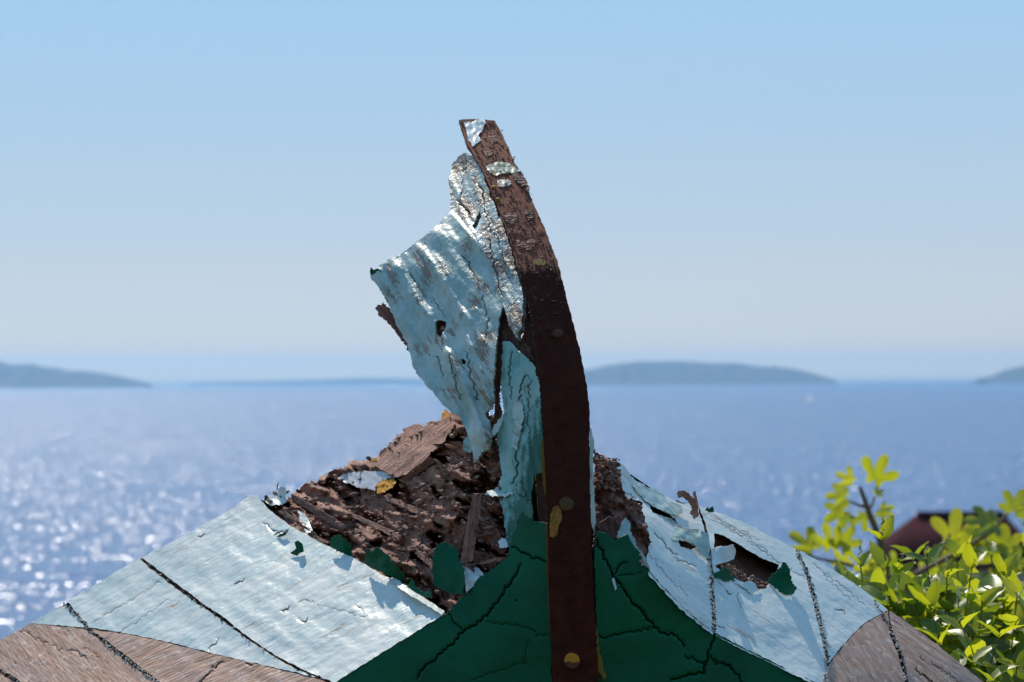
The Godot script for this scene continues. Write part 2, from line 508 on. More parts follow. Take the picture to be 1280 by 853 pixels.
func build_boat():
	boat = node3("broken_boat_bow", "broken green boat bow with torn flaking paint, rotten wood and a rusty stem", "boat", at(715, 853, 0) * Vector3(1, 0, 1))
	LZ = Tps.new([[558, 768, -70], [520, 790, -67], [480, 815, -62], [420, 853, -56], [360, 890, -50], [325, 622, -525], [176, 697, -535], [0, 800, -528], [-80, 845, -528],
		[440, 700, -276], [300, 760, -302], [150, 853, -288], [0, 885, -376], [330, 853, -130], [520, 745, -140], [400, 680, -350]])
	RZ = Tps.new([[752, 690, -22], [812, 718, -40], [854, 762, -50], [894, 794, -56], [957, 827, -53], [1023, 858, -50], [1070, 885, -48], [755, 566, -200], [795, 602, -250], [828, 619, -290], [872, 634, -322], [935, 656, -334],
		[993, 687, -332], [1060, 725, -330], [1112, 764, -320], [1172, 807, -310], [1227, 852, -298], [800, 650, -135], [850, 690, -160], [920, 720, -195], [980, 760, -170], [1040, 800, -155], [1100, 853, -125], [830, 712, -78], [900, 764, -105], [970, 806, -95]])
	FL = Tps.new([[668, 456, -140], [676, 520, -110], [680, 557, -92], [684, 625, -62], [686, 719, -34], [691, 853, -13], [628, 430, -212], [626, 480, -184], [624, 545, -160], [627, 600, -130], [632, 670, -90], [600, 725, -72],
		[558, 768, -71], [520, 790, -68], [480, 815, -63], [420, 853, -57], [380, 880, -54], [600, 800, -40], [500, 870, -44], [655, 560, -112], [660, 640, -72]])
	FR = Tps.new([[740, 620, -66], [742, 690, -38], [748, 853, -13], [812, 718, -42], [854, 762, -52], [894, 794, -58], [957, 827, -55], [1023, 858, -52], [1060, 885, -50], [800, 800, -32], [880, 870, -40], [748, 665, -46], [790, 680, -50]])
	PZ = Tps.new([[595, 200, -505], [619, 260, -390], [639, 313, -298], [651, 355, -240], [652, 400, -190], [640, 430, -178], [620, 470, -180], [565, 206, -560], [562, 235, -512], [563, 262, -468], [590, 296, -372], [610, 350, -295],
		[463, 340, -452], [507, 313, -455], [535, 293, -440], [475, 358, -430], [498, 411, -372], [515, 456, -318], [550, 504, -240], [540, 380, -352], [570, 430, -270], [590, 480, -214], [612, 500, -185], [570, 520, -215], [591, 579, -165], [612, 555, -160], [590, 540, -178], [560, 330, -368]])
	hull()
	stem()
	rotten()
	flakes()
	seams()

func ridge(x: float, y: float, ax: float, ay: float, bx: float, by: float, w: float, h: float) -> float:
	var p := Vector2(x, y)
	var q := Geometry2D.get_closest_point_to_segment(p, Vector2(ax, ay), Vector2(bx, by))
	var side := signf((bx - ax) * (y - ay) - (by - ay) * (x - ax))
	var d := p.distance_to(q) / w
	return h * exp(-d * d * (1.0 if side > 0 else 4.0))

func folds(x: float, y: float) -> float:
	return ridge(x, y, 562, 440, 610, 550, 8, 17) + ridge(x, y, 498, 332, 556, 425, 9, 9) + ridge(x, y, 528, 312, 586, 400, 8, 8) + ridge(x, y, 584, 420, 612, 500, 7, 10) + ridge(x, y, 566, 268, 600, 310, 6, 8) + ridge(x, y, 474, 340, 520, 430, 6, 7) - ridge(x, y, 575, 470, 590, 575, 5, 8) - ridge(x, y, 590, 440, 600, 475, 5, 9)

func crack(p: Array, w: float, d: float, lip := 0.4) -> Dictionary:
	return {"p": p, "w": w * 0.6, "d": d * 0.8, "lip": lip * 0.4}

func hull():
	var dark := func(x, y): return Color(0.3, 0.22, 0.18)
	# backing planks under the painted ones: seen only through gaps
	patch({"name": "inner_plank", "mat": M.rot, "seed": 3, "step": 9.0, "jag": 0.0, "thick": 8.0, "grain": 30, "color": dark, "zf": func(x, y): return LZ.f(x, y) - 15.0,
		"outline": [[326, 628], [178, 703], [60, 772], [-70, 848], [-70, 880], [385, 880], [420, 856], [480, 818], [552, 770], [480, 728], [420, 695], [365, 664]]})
	var zr := func(x, y):
		var d: float = minf(1.0, maxf(0.0, (60.0 - Vector2(x - 932, (y - 704) * 1.3).length()) / 25.0))
		var e: float = minf(1.0, maxf(0.0, (95.0 - Vector2(x - 760, (y - 640) * 0.9).length()) / 40.0))
		return RZ.f(x, y) - 15.0 - 34.0 * maxf(d, e)
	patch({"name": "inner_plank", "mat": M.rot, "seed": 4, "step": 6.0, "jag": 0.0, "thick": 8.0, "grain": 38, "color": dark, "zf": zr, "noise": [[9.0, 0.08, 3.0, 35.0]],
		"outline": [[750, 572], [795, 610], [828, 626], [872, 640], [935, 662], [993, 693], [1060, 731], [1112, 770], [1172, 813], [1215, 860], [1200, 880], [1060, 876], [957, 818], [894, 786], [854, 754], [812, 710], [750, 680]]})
	# upper left side: three planks, painted at the top, bare below the paint line
	var wr := [[3.2, 0.02, 4.0, 33.0], [1.6, 0.05, 3.0, 145.0], [0.7, 0.16, 5.0, -29.0]]
	var left := func(called, outline, sd, extra):
		var o := {"name": called, "mat": M.paint, "seed": sd, "step": 4.2, "jag": 0.7, "thick": 5.0, "grain": -29, "zf": LZ.f, "noise": wr, "outline": outline, "rim": Color(0.55, 0.42, 0.34)}
		o.merge(extra, true)
		return patch(o)
	var p1: MeshInstance3D = left.call("plank", [[322, 620], [308, 623], [290, 636], [262, 652], [240, 664], [200, 685], [177, 697], [202, 716], [226, 734], [252, 754], [279, 772], [313, 799], [347, 821], [377, 837], [413, 852], [424, 862], [401, 867], [420, 853], [440, 840], [480, 815], [520, 790], [556, 768], [530, 747], [497, 729], [471, 715], [444, 699], [415, 686], [388, 672], [365, 659], [345, 645], [330, 632]], 21,
		{"cracks": [crack([[350, 838], [300, 800], [262, 768]], 1.2, 2.0), crack([[376, 749], [420, 762], [455, 771]], 0.7, 1.0), crack([[330, 655], [348, 668]], 2.0, 3.0), crack([[352, 765], [361, 760]], 2.6, 3.0), crack([[376, 778], [384, 774]], 2.2, 3.0), crack([[296, 730], [304, 726]], 2.2, 3.0), crack([[446, 760], [452, 764]], 2.0, 2.0), crack([[233, 666], [244, 661]], 2.0, 2.0), crack([[248, 671], [256, 668]], 2.0, 2.0), crack([[505, 806], [518, 796]], 1.8, 2.0), crack([[345, 668], [360, 663]], 2.4, 4.0)]})
	p1.set_meta("label", "wide sunlit painted plank beside the rotten wood")
	var p2: MeshInstance3D = left.call("plank", [[173, 699], [150, 712], [120, 731], [84, 752], [98, 769], [111, 785], [158, 792], [210, 803], [262, 816], [295, 824], [361, 839], [398, 848], [372, 838.5], [344.5, 823.5], [311, 801], [275.5, 774.5], [249, 757], [221.5, 737.5], [198, 719.5]], 22, {"cracks": [crack([[118, 778], [160, 752], [200, 728]], 0.7, 1.2), crack([[150, 790], [210, 750]], 0.6, 1.0), crack([[260, 812], [272, 800]], 1.6, 2.0)]})
	left.call("varnished_area", [[112, 786.5], [158, 793.2], [210, 804.2], [262, 817.2], [295, 825.2], [361, 840.2], [400, 850], [420, 862], [400, 874], [220, 874], [200, 853], [165, 826], [135, 803]], 23, {"mat": M.bare, "parent": p2, "noise": [[2.2, 0.03, 3.0, 33.0], [0.8, 0.2, 6.0, -27.0]], "grain": -25,
		"cracks": [crack([[250, 853], [265, 838], [278, 828]], 2.2, 5.0), crack([[308, 830], [314, 832]], 3.0, 4.0)]})
	var p3: MeshInstance3D = left.call("plank", [[79, 756], [60, 767], [38, 779], [107, 785], [94, 770]], 24, {})
	left.call("varnished_area", [[37, 780], [107, 786.5], [131, 806], [160, 829], [195, 854], [214, 874], [48, 874], [20, 848], [-4, 834], [-40, 822]], 25, {"mat": M.bare, "parent": p3, "noise": [[2.6, 0.02, 3.0, 33.0], [0.9, 0.2, 6.0, 33.0]], "grain": 28,
		"cracks": [crack([[28, 788], [50, 800], [75, 812]], 1.0, 2.0), crack([[88, 812], [108, 824]], 1.3, 3.0), crack([[106, 810], [122, 821]], 1.0, 2.0)]})
	left.call("plank", [[-44, 825], [-8, 838], [16, 852], [40, 874], [-80, 874], [-80, 846]], 26, {"mat": M.bare, "grain": 28})
	# upper right side
	var wrr := [[2.6, 0.02, 3.0, 40.0], [1.2, 0.06, 4.0, 35.0], [0.6, 0.2, 7.0, 35.0]]
	var right := func(called, outline, sd, extra):
		var o := {"name": called, "mat": M.paint, "seed": sd, "step": 3.8, "jag": 0.7, "thick": 4.0, "grain": 34, "zf": RZ.f, "noise": wrr, "outline": outline, "rim": Color(0.55, 0.42, 0.34)}
		o.merge(extra, true)
		return patch(o)
	var q1: MeshInstance3D = right.call("plank", [[764, 575], [775, 578], [795, 601], [812, 610], [828, 617], [847, 629], [872, 632], [878, 652], [884, 684], [888, 723], [891, 775], [891, 794], [870, 778], [854, 764], [832, 742], [812, 720], [808, 697], [812, 677], [806, 656], [801, 639], [803, 629], [796, 626], [781, 624], [775, 603], [764, 588]], 31,
		{"jag": 1.5, "holes": [[[812, 632], [826, 638], [845, 650], [852, 661], [846, 661], [832, 652], [815, 640]], [[848, 678], [862, 675], [876, 672], [872, 684], [864, 688], [852, 684]]],
		"cracks": [crack([[783, 615], [792, 622]], 1.6, 3.0), crack([[820, 668], [848, 700], [870, 708]], 1.6, 2.5), crack([[810, 690], [836, 722], [860, 745]], 0.8, 1.5), crack([[870, 780], [878, 786]], 2.0, 2.0)]})
	q1.set_meta("label", "painted plank torn open beside the iron band")
	right.call("plank", [[874, 633], [905, 644], [935, 655], [964, 671], [994, 686], [1008, 721], [1018, 759], [1028, 800], [1033, 831], [1031, 858], [1020, 857], [990, 843], [957, 826], [925, 811], [895, 795], [895, 775], [892, 723], [889, 690], [884, 662]], 32,
		{"holes": [[[893, 667], [903, 669], [919, 678], [938, 690], [954, 699], [974, 706], [972, 714], [966, 722], [958, 736], [950, 738], [938, 731], [924, 726], [912, 720], [903, 716], [895, 709], [893, 690]]],
		"cracks": [crack([[892, 650], [930, 672], [970, 700], [1005, 722]], 0.8, 1.4), crack([[905, 652], [950, 675]], 0.6, 1.0), crack([[921, 743], [926, 760]], 0.8, 1.4), crack([[908, 740], [914, 743]], 2.4, 3.0), crack([[900, 782], [905, 786]], 2.0, 2.0), crack([[880, 640], [920, 662], [960, 690]], 0.7, 1.2)]})
	var q3: MeshInstance3D = right.call("plank", [[998, 688], [1019, 699], [1045, 715], [1066, 728], [1088, 744], [1110, 763], [1083, 778], [1068, 791], [1054, 806], [1036, 830], [1032, 800], [1023, 759], [1013, 721]], 33,
		{"cracks": [crack([[1018, 706], [1050, 730], [1080, 755]], 0.7, 1.2), crack([[1030, 720], [1062, 748]], 0.8, 1.3), crack([[1047, 762], [1056, 767]], 2.0, 2.5), crack([[1010, 782], [1020, 790]], 1.5, 2.0)]})
	right.call("varnished_area", [[1110.5, 764.5], [1099, 770], [1083, 779.5], [1068.8, 792], [1055, 807], [1037, 831], [1028, 853], [1036, 874], [1134, 874], [1131, 852], [1124, 821], [1113, 795]], 34, {"mat": M.bare, "parent": q3, "grain": 62, "noise": [[2.6, 0.02, 3.0, 60.0], [0.9, 0.2, 6.0, 60.0]]})
	right.call("plank", [[1114, 764], [1140, 783], [1172, 806], [1200, 829], [1228, 852], [1240, 874], [1140, 874], [1136, 852], [1128, 821], [1117, 795], [1112, 770]], 35, {"mat": M.bare, "grain": 38,
		"cracks": [crack([[1146, 838], [1160, 850], [1172, 858]], 3.0, 4.0), crack([[1165, 828], [1180, 840]], 1.4, 2.0), crack([[1150, 822], [1156, 826]], 1.8, 2.0), crack([[1185, 843], [1200, 853]], 1.4, 2.0)]})
	# bow faces in the shade below
	var wear_or_shade := fnl(99, 0.08, 3)  # noise fraying the edge of the shade coloured into the stem side
	patch({"name": "bow_plank", "mat": M.green, "seed": 41, "step": 4.6, "jag": 0.8, "thick": 6.0, "grain": 20, "zf": FL.f, "noise": [[1.6, 0.02, 2.0, 60.0]], "rim": Color(0.5, 0.4, 0.3), "tex": 0.4,
		"outline": [[652, 640], [668, 652], [684, 654], [685, 690], [688, 790], [690, 872], [385, 876], [420, 854], [480, 816], [520, 791], [557, 769], [575, 748], [600, 722], [618, 710], [637, 694], [640, 672]],
		"crack_color": Color(0.9, 0.3, 0.2),
		"cracks": [crack([[652, 707], [643, 722], [629, 742], [611, 766], [596, 780], [578, 790], [566, 805], [548, 820], [531, 834], [522, 848]], 2.6, 7.0), crack([[559, 768], [578, 788]], 1.6, 5.0), crack([[640, 684], [646, 686], [661, 695], [683, 703]], 2.4, 6.0), crack([[608, 778], [637, 780], [667, 787], [670, 794], [686, 795]], 0.9, 3.0), crack([[590, 849], [637, 835], [658, 828]], 0.8, 2.0), crack([[662, 800], [655, 826]], 0.7, 2.0)]})
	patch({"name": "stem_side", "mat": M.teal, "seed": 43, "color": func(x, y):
			var shade_mix: float = clampf((x - 655.0 + (y - 560.0) * 0.26) / 9.0 + 2.2 * wear_or_shade.get_noise_2d(x * 1.4, y * 0.35), 0, 1)  # shade of the turning side put into colour: teal darkens to green
			return Color.WHITE.lerp(Color(0.03, 0.26, 0.17), shade_mix), "step": 2.8, "jag": 1.2, "thick": 5.0, "grain": 86, "tex": 0.26, "zf": FL.f, "noise": [[5.0, 0.035, 5.0, 84.0], [2.2, 0.1, 6.0, 86.0]], "rim": Color(0.6, 0.5, 0.4),
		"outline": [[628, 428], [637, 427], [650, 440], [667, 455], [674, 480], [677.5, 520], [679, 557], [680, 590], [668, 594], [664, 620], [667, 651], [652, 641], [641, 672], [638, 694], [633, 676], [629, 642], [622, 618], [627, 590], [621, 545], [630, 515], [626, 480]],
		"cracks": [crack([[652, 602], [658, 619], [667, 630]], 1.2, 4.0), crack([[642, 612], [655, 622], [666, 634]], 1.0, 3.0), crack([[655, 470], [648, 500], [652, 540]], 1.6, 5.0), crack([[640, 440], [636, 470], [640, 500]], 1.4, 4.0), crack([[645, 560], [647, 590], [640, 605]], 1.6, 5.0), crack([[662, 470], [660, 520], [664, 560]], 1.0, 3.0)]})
	patch({"name": "bow_plank", "mat": M.green, "seed": 42, "step": 4.6, "jag": 0.8, "thick": 6.0, "grain": -15, "zf": FR.f, "noise": [[1.6, 0.02, 2.0, 120.0]], "rim": Color(0.5, 0.4, 0.3), "tex": 0.4,
		"outline": [[744, 664], [756, 666], [769, 675], [784, 668], [794, 685], [807, 697], [813, 716], [833, 738], [854, 759], [872, 776], [894, 791], [925, 808], [957, 823], [990, 840], [1023, 855], [1064, 876], [750, 876], [748, 853], [746, 790], [743, 700]],
		"crack_color": Color(0.9, 0.3, 0.2),
		"cracks": [crack([[746, 676], [762, 712], [784, 745], [810, 775], [828, 793], [845, 794], [854, 806]], 3.0, 7.0), crack([[749, 797], [788, 791], [817, 784]], 1.8, 5.0), crack([[893, 796], [886, 815], [880, 840], [839, 850]], 3.4, 7.0), crack([[858, 821], [880, 831]], 2.2, 5.0), crack([[888, 824], [913, 834], [930, 856]], 2.6, 6.0), crack([[770, 718], [773, 706], [784, 702]], 2.2, 5.0), crack([[774, 720], [800, 716]], 1.0, 3.0)]})
	# the hull goes on below and behind: real sides down to the ground
	side("hull_side", [[690, 870], [600, 871], [500, 873], [385, 875], [220, 872], [48, 872], [-80, 872], [-300, 930]], func(x, y): return FL.f(x, y) if x > 380 else LZ.f(x, y), Vector3(0, 0, 0.0), M.green)
	side("hull_side", [[750, 872], [850, 873], [960, 873], [1064, 875], [1140, 872], [1240, 872], [1400, 980]], func(x, y): return FR.f(x, y) if x < 1060 else RZ.f(x, y), Vector3(0, 0, 0.0), M.green)
	side("hull_side", [[-300, 930], [-80, 846], [0, 801], [84, 754], [176, 699], [262, 653], [322, 624], [377, 640], [440, 620], [500, 590], [560, 560], [640, 580], [745, 600], [775, 584], [828, 620], [872, 635], [935, 658], [994, 689], [1060, 727], [1112, 766], [1172, 809], [1228, 854], [1400, 980]], func(x, y): return (LZ.f(x, y) if x < 330 else (RZ.f(x, y) if x > 760 else lerpf(-560.0, -240.0, (x - 330.0) / 430.0))) - 4.0, Vector3(0, -0.22, -0.4), M.green)

func side(called: String, line: Array, zf: Callable, lean: Vector3, m: Material):
	var pl := ragged(v2(line), 18.0, 0.0, 1, false)
	var st := SurfaceTool.new(); st.begin(Mesh.PRIMITIVE_TRIANGLES)
	var k := 0
	for p in pl:
		var top := at(p.x, p.y, zf.call(p.x, p.y))
		var pts := [top]
		if lean != Vector3.ZERO: pts.append(top + lean * 0.5 + Vector3(0, 0.05, 0)); pts.append(top + lean)
		var low: Vector3 = pts[-1]; low.y = -0.02
		while pts.size() < 5: pts.append(pts[-1].lerp(low, 0.5))
		pts.append(low)
		for q in pts:
			st.set_uv(Vector2(k * 0.03, q.y / 0.4)); st.set_color(Color.WHITE); st.add_vertex(q - boat.position)
		k += 1
	for i in pl.size() - 1:
		for j in 5:
			var a := i * 6 + j
			for q in [a, a + 6, a + 7, a, a + 7, a + 1]: st.add_index(q)
	st.generate_normals()
	put(called, st.commit(), m, boat)

func stem():
	var edge_n := fnl(12, 0.06, 3)
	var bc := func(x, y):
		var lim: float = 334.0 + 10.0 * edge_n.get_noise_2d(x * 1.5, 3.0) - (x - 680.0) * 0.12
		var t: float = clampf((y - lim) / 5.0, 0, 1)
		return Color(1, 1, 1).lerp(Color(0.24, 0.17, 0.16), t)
	var band := patch({"name": "stem_band", "mat": M.rust, "seed": 51, "step": 3.4, "jag": 0.7, "thick": 9.0, "along_normal": true, "grain": 75, "tex": 0.12, "zf": func(x, y): return band_z(y), "color": bc,
		"noise": [[1.8, 0.05, 1.0, 0.0], [0.6, 0.18, 1.0, 0.0, 2]],
		"outline": [[573.5, 149.5], [590, 148.5], [605, 149], [619, 151], [631.5, 176], [642, 200], [657, 228], [665, 249.5], [682, 288], [697, 327], [707.5, 369], [717, 405], [725, 437.5], [733, 478], [737, 512], [737, 550], [737.5, 600], [738, 640], [741, 719], [744, 778], [748, 852], [749, 872], [691.5, 872], [691, 852], [688, 778], [686, 719], [684, 625], [680, 557], [678, 497], [672.5, 449], [667, 405], [660, 376], [647.5, 334], [637, 299], [623, 260], [605, 216], [584, 180]]})
	band.set_meta("label", "rust brown iron strap curving up the stem")
	var bandz := func(x, y): return band_z(y)
	# bolt heads
	bolt(band, 697, 418, 8.0, 6, M.iron, 4.0)
	bolt(band, 708, 631, 9.5, 14, M.brass, 3.0)
	bolt(band, 715, 826, 9.5, 18, M.foam, 1.2)
	patch({"name": "rust_crust", "mat": M.iron, "parent": band, "seed": 52, "step": 1.6, "jag": 0.3, "thick": 2.0, "zf": func(x, y): return band_z(y) + 3.2, "outline": [[706, 829], [711, 827], [716, 829], [724, 828], [722, 834], [716, 836.5], [709, 834]]})
	patch({"name": "ochre_paint", "mat": M.ochre, "parent": band, "seed": 53, "step": 2.2, "jag": 0.5, "thick": 2.0, "zf": func(x, y): return band_z(y) + 2.4, "noise": [[0.8, 0.12, 1.0, 0.0]], "color": func(x, y): return Color(0.55, 0.5, 0.5) if edge_n.get_noise_2d(x * 2.0, y * 2.0) > 0.1 else Color(0.9, 0.8, 0.7),
		"outline": [[692, 633], [698, 632], [702, 640], [702, 650], [698, 658], [697, 668], [692, 673], [687, 671], [687, 660], [688, 645]]})
	# paint still clinging to the band
	patch({"name": "paint_flake", "mat": M.paint, "parent": band, "seed": 54, "step": 2.0, "jag": 0.9, "thick": 1.5, "zf": func(x, y): return band_z(y) + 3.5, "noise": [[3.0, 0.12, 1.0, 0.0]],
		"outline": [[580, 153], [590, 152], [603, 148], [607, 153], [603, 162], [598, 168], [601, 175], [595, 180], [590, 184], [585, 172]]})
	patch({"name": "paint_flake", "mat": M.worn_paint, "parent": band, "seed": 55, "step": 2.2, "jag": 0.9, "thick": 1.2, "zf": func(x, y): return band_z(y) + 3.0, "noise": [[2.0, 0.15, 1.0, 0.0]], "color": func(x, y): return Color(0.8, 0.72, 0.55),
		"outline": [[607, 208], [618, 203], [630, 202], [640, 206], [650, 214], [648, 219], [636, 216], [622, 219], [611, 217]]})
	patch({"name": "paint_flake", "mat": M.rot, "parent": band, "seed": 57, "step": 2.2, "jag": 1.2, "thick": 1.5, "zf": func(x, y): return band_z(y) + 5.0, "noise": [[5.0, 0.14, 1.0, 0.0]], "color": func(x, y): return Color(0.35, 0.3, 0.28),
		"outline": [[640, 218], [652, 213], [658, 226], [663, 236], [660, 240], [652, 232], [646, 228]]})
	patch({"name": "paint_flake", "mat": M.ochre, "parent": band, "seed": 56, "step": 2.0, "jag": 0.6, "thick": 1.5, "zf": func(x, y): return band_z(y) + 3.0, "color": func(x, y): return Color(0.5, 0.6, 0.3), "outline": [[666, 325], [673, 323], [683, 326], [681, 331], [673, 332], [667, 329]]})
	for q in [[[[604, 190], [612, 186], [616, 192], [609, 198]], M.rot, Color(0.5, 0.4, 0.36)], [[[622, 226], [634, 224], [640, 230], [630, 234], [623, 232]], M.bleached_board, Color(0.75, 0.7, 0.62)], [[[630, 268], [642, 264], [648, 272], [640, 280], [632, 276]], M.rot, Color(0.55, 0.42, 0.38)], [[[645, 300], [662, 296], [672, 304], [660, 312], [648, 309]], M.rot, Color(0.6, 0.42, 0.36)], [[[610, 170], [619, 168], [622, 176], [614, 181]], M.rot, Color(0.45, 0.35, 0.32)], [[[655, 262], [664, 262], [668, 274], [660, 276]], M.rot, Color(0.4, 0.3, 0.28)]]:
		patch({"name": "rust_crust", "mat": q[1], "parent": band, "seed": 150 + int(q[0][0][1]), "step": 2.2, "jag": 1.4, "thick": 1.6, "zf": func(x, y): return band_z(y) + 2.6, "noise": [[2.0, 0.12, 1.0, 0.0]], "color": func(_x, _y): return q[2], "outline": q[0]})
	for s in [[617, 235, 4.0], [622, 250, 3.4]]:
		bolt(band, s[0], s[1], s[2], 8, M.ochre, 3.0)
	var bits := []
	for i in 420:
		var y := rng.randf_range(152, 345) if i < 330 else rng.randf_range(345, 420)
		var t := rng.randf()
		var xl := remap(y, 150, 420, 576, 668) + 12.0 * sin((y - 150) / 270.0 * PI)
		var x := lerpf(xl, xl + 47.0, t if i % 3 else pow(t, 4.0))
		var s := rng.randf_range(0.5, 1.7) * U
		var c: Color = [Color(0.3, 0.13, 0.07), Color(0.12, 0.06, 0.04), Color(0.4, 0.3, 0.25), Color(0.36, 0.16, 0.08)][rng.randi() % 4]
		if y > 340: c = Color(0.05, 0.028, 0.022)
		bits.append([at(x, y, band_z(y) + 1.5), ranbasis(Vector3(s * 1.6, s, s)), c])
	var sc := lumps("rust_scale", bits, M.grain, boat); sc.set_meta("kind", "stuff")
	# stem post: dark wood behind the band
	patch({"name": "stem_post", "mat": M.rot, "seed": 58, "step": 5.0, "jag": 1.0, "thick": 24.0, "grain": 78, "zf": func(x, y): return band_z(y) - 44.0, "noise": [[5.0, 0.1, 4.0, 80.0]], "color": func(x, y): return Color(0.5, 0.42, 0.38),
		"outline": [[603, 224], [622, 240], [640, 262], [660, 290], [680, 330], [700, 400], [712, 460], [722, 520], [728, 600], [732, 700], [740, 860], [694, 860], [680, 690], [672, 640], [668, 560], [660, 500], [655, 455], [650, 440], [655, 410], [652, 360], [640, 310], [622, 262]]})
	# yellow primer showing along the band's edge
	patch({"name": "primer_strip", "mat": M.ochre, "seed": 59, "step": 2.2, "jag": 0.7, "thick": 3.0, "zf": func(x, y): return band_z(y) - 9.0, "color": func(x, y): return Color(0.55, 0.75, 0.5),
		"outline": [[676, 550], [680, 552], [682, 600], [684, 618], [681, 618], [677, 590]]})
	patch({"name": "primer_strip", "mat": M.ochre, "seed": 60, "step": 2.2, "jag": 1.0, "thick": 3.0, "zf": func(x, y): return band_z(y) - 8.0, "color": func(x, y): return Color(0.5, 0.5, 0.45),
		"outline": [[682, 655], [686, 655], [687, 700], [689, 760], [690, 790], [687, 790], [685, 740], [683, 700]]})
	patch({"name": "primer_strip", "mat": M.ochre, "seed": 61, "step": 2.2, "jag": 1.0, "thick": 3.0, "zf": func(x, y): return band_z(y) - 8.0, "color": func(x, y): return Color(0.6, 0.8, 0.7),
		"outline": [[744, 780], [747, 790], [750, 820], [752, 818], [754, 835], [758, 845], [755, 852], [751, 845], [748, 840]]})
	# narrow painted edge right of the band
	patch({"name": "stem_side", "mat": M.worn_paint, "seed": 62, "step": 2.6, "jag": 0.8, "thick": 3.0, "grain": 88, "zf": func(x, y): return band_z(y) - 14.0 - (x - 738.0) * 1.2,
		"outline": [[737, 530], [741, 545], [744, 552], [741, 566], [742, 600], [745, 650], [743, 668], [739, 655], [737, 600]]})
	# the torn side board and the curled sheet of paint below it
	var board := patch({"name": "stem_board", "mat": M.bleached_board, "seed": 63, "step": 2.8, "jag": 1.2, "thick": 7.0, "along_normal": true, "grain": 66, "tex": 0.2, "zf": func(x, y): return PZ.f(x, y) + 5.0,
		"noise": [[5.0, 0.05, 6.0, 66.0], [3.0, 0.13, 7.0, 68.0]], "rim": Color(0.5, 0.4, 0.34),
		"outline": [[580, 191], [591, 195], [598, 204], [609, 232], [619, 260], [630, 285], [639, 313], [644, 334], [651, 355], [654, 376], [652, 405], [647, 424], [641, 414], [636, 405], [629, 383], [618, 352], [606, 322], [598, 303], [590, 296], [576, 281], [563, 263], [563, 239], [560, 228], [565, 206], [573, 196]],
		"holes": [[[590, 283], [596, 272], [600, 262], [601, 276], [597, 292]]],
		"cracks": [crack([[572, 252], [585, 266], [594, 280]], 2.4, 6.0), crack([[612, 300], [617, 330], [628, 370]], 1.4, 4.0), crack([[584, 200], [578, 230], [575, 255]], 1.2, 3.0), crack([[600, 230], [606, 262], [614, 292]], 1.6, 4.0), crack([[608, 260], [622, 300], [632, 330]], 1.2, 3.0)]})
	board.set_meta("label", "weathered streaky board beside the top of the iron strap")
	var sheet := patch({"name": "torn_sheet", "mat": M.worn_paint, "seed": 64, "step": 2.7, "jag": 1.2, "thick": 3.0, "along_normal": true, "grain": 58, "tex": 0.26, "zf": func(x, y): return PZ.f(x, y) + folds(x, y),
		"noise": [[11.0, 0.016, 2.2, 52.0], [4.0, 0.045, 3.0, 60.0], [1.2, 0.14, 3.0, 58.0]], "rim": Color(0.7, 0.62, 0.55),
		"outline": [[562, 266], [566, 262], [580, 274], [596, 290], [610, 310], [622, 345], [632, 378], [629, 383], [624, 396], [622, 417], [619, 445], [617.5, 466], [616, 480], [617, 500], [614, 510], [606, 517], [612, 530], [614, 544], [611, 562], [602, 566], [598, 574], [592, 579], [590, 562], [581, 534], [573, 518], [564, 516], [551, 504], [540, 489], [532, 481], [522, 470], [515, 456], [511, 435], [498, 411], [486, 383], [473, 358], [464, 350], [463, 334], [466, 340], [475, 331], [490, 323], [507, 313], [531, 295], [548, 280]],
		"holes": [[[544, 402], [551, 400], [558, 404], [556, 412], [550, 421], [545, 417]], [[575, 449], [580, 447], [582, 455], [578, 455]]],
		"cracks": [crack([[577, 320], [585, 328], [592, 345]], 1.8, 4.0), crack([[560, 440], [566, 465], [576, 500]], 1.4, 4.0), crack([[546, 446], [554, 470]], 1.6, 3.0), crack([[512, 342], [518, 352]], 2.0, 3.0), crack([[604, 370], [610, 400], [606, 430]], 1.2, 3.0), crack([[540, 372], [556, 395]], 1.0, 2.0), crack([[584, 440], [588, 470], [598, 500]], 1.4, 4.0)]})
	sheet.set_meta("label", "torn pale blue sheet of painted wood curling away to the side")
	# splinter on its left edge; dark backing pieces added at its hole and gap
	patch({"name": "splinter", "mat": M.rot, "seed": 67, "step": 3.5, "jag": 2.2, "thick": 6.0, "grain": 58, "zf": func(x, y): return PZ.f(x, y) - 22.0, "noise": [[6.0, 0.1, 3.0, 58.0]], "color": func(x, y): return Color(0.4, 0.32, 0.3),  # board added behind the sheet so its hole reads dark
		"outline": [[530, 372], [560, 352], [600, 345], [618, 372], [612, 430], [604, 470], [590, 480], [570, 470], [548, 440], [532, 410]]})
	patch({"name": "splinter", "mat": M.rot, "seed": 65, "step": 2.2, "jag": 2.2, "thick": 5.0, "grain": 55, "zf": func(x, y): return PZ.f(x, y) - 9.0, "noise": [[4.0, 0.12, 3.0, 55.0]], "color": func(x, y): return Color(0.55, 0.42, 0.4),
		"outline": [[469, 384], [476, 381], [479, 377], [484, 384], [494, 396], [506, 415], [513, 431], [512, 438], [504, 430], [493, 414], [480, 398], [474, 392]]})
	patch({"name": "splinter", "mat": M.rot, "seed": 66, "step": 2.2, "jag": 1.6, "thick": 4.0, "grain": 80, "zf": func(x, y): return PZ.f(x, y) - 26.0, "noise": [[9.0, 0.1, 3.0, 80.0]], "color": func(x, y): return Color(0.3, 0.23, 0.2),  # added dark strip: the black of the gap is put into its colour
		"outline": [[620, 385], [630, 380], [641, 408], [650, 420], [660, 430], [668, 452], [655, 445], [640, 430], [630, 432], [628, 470], [624, 500], [629, 515], [622, 540], [626, 575], [616, 580], [613, 545], [618, 520], [616, 480], [618, 440]]})

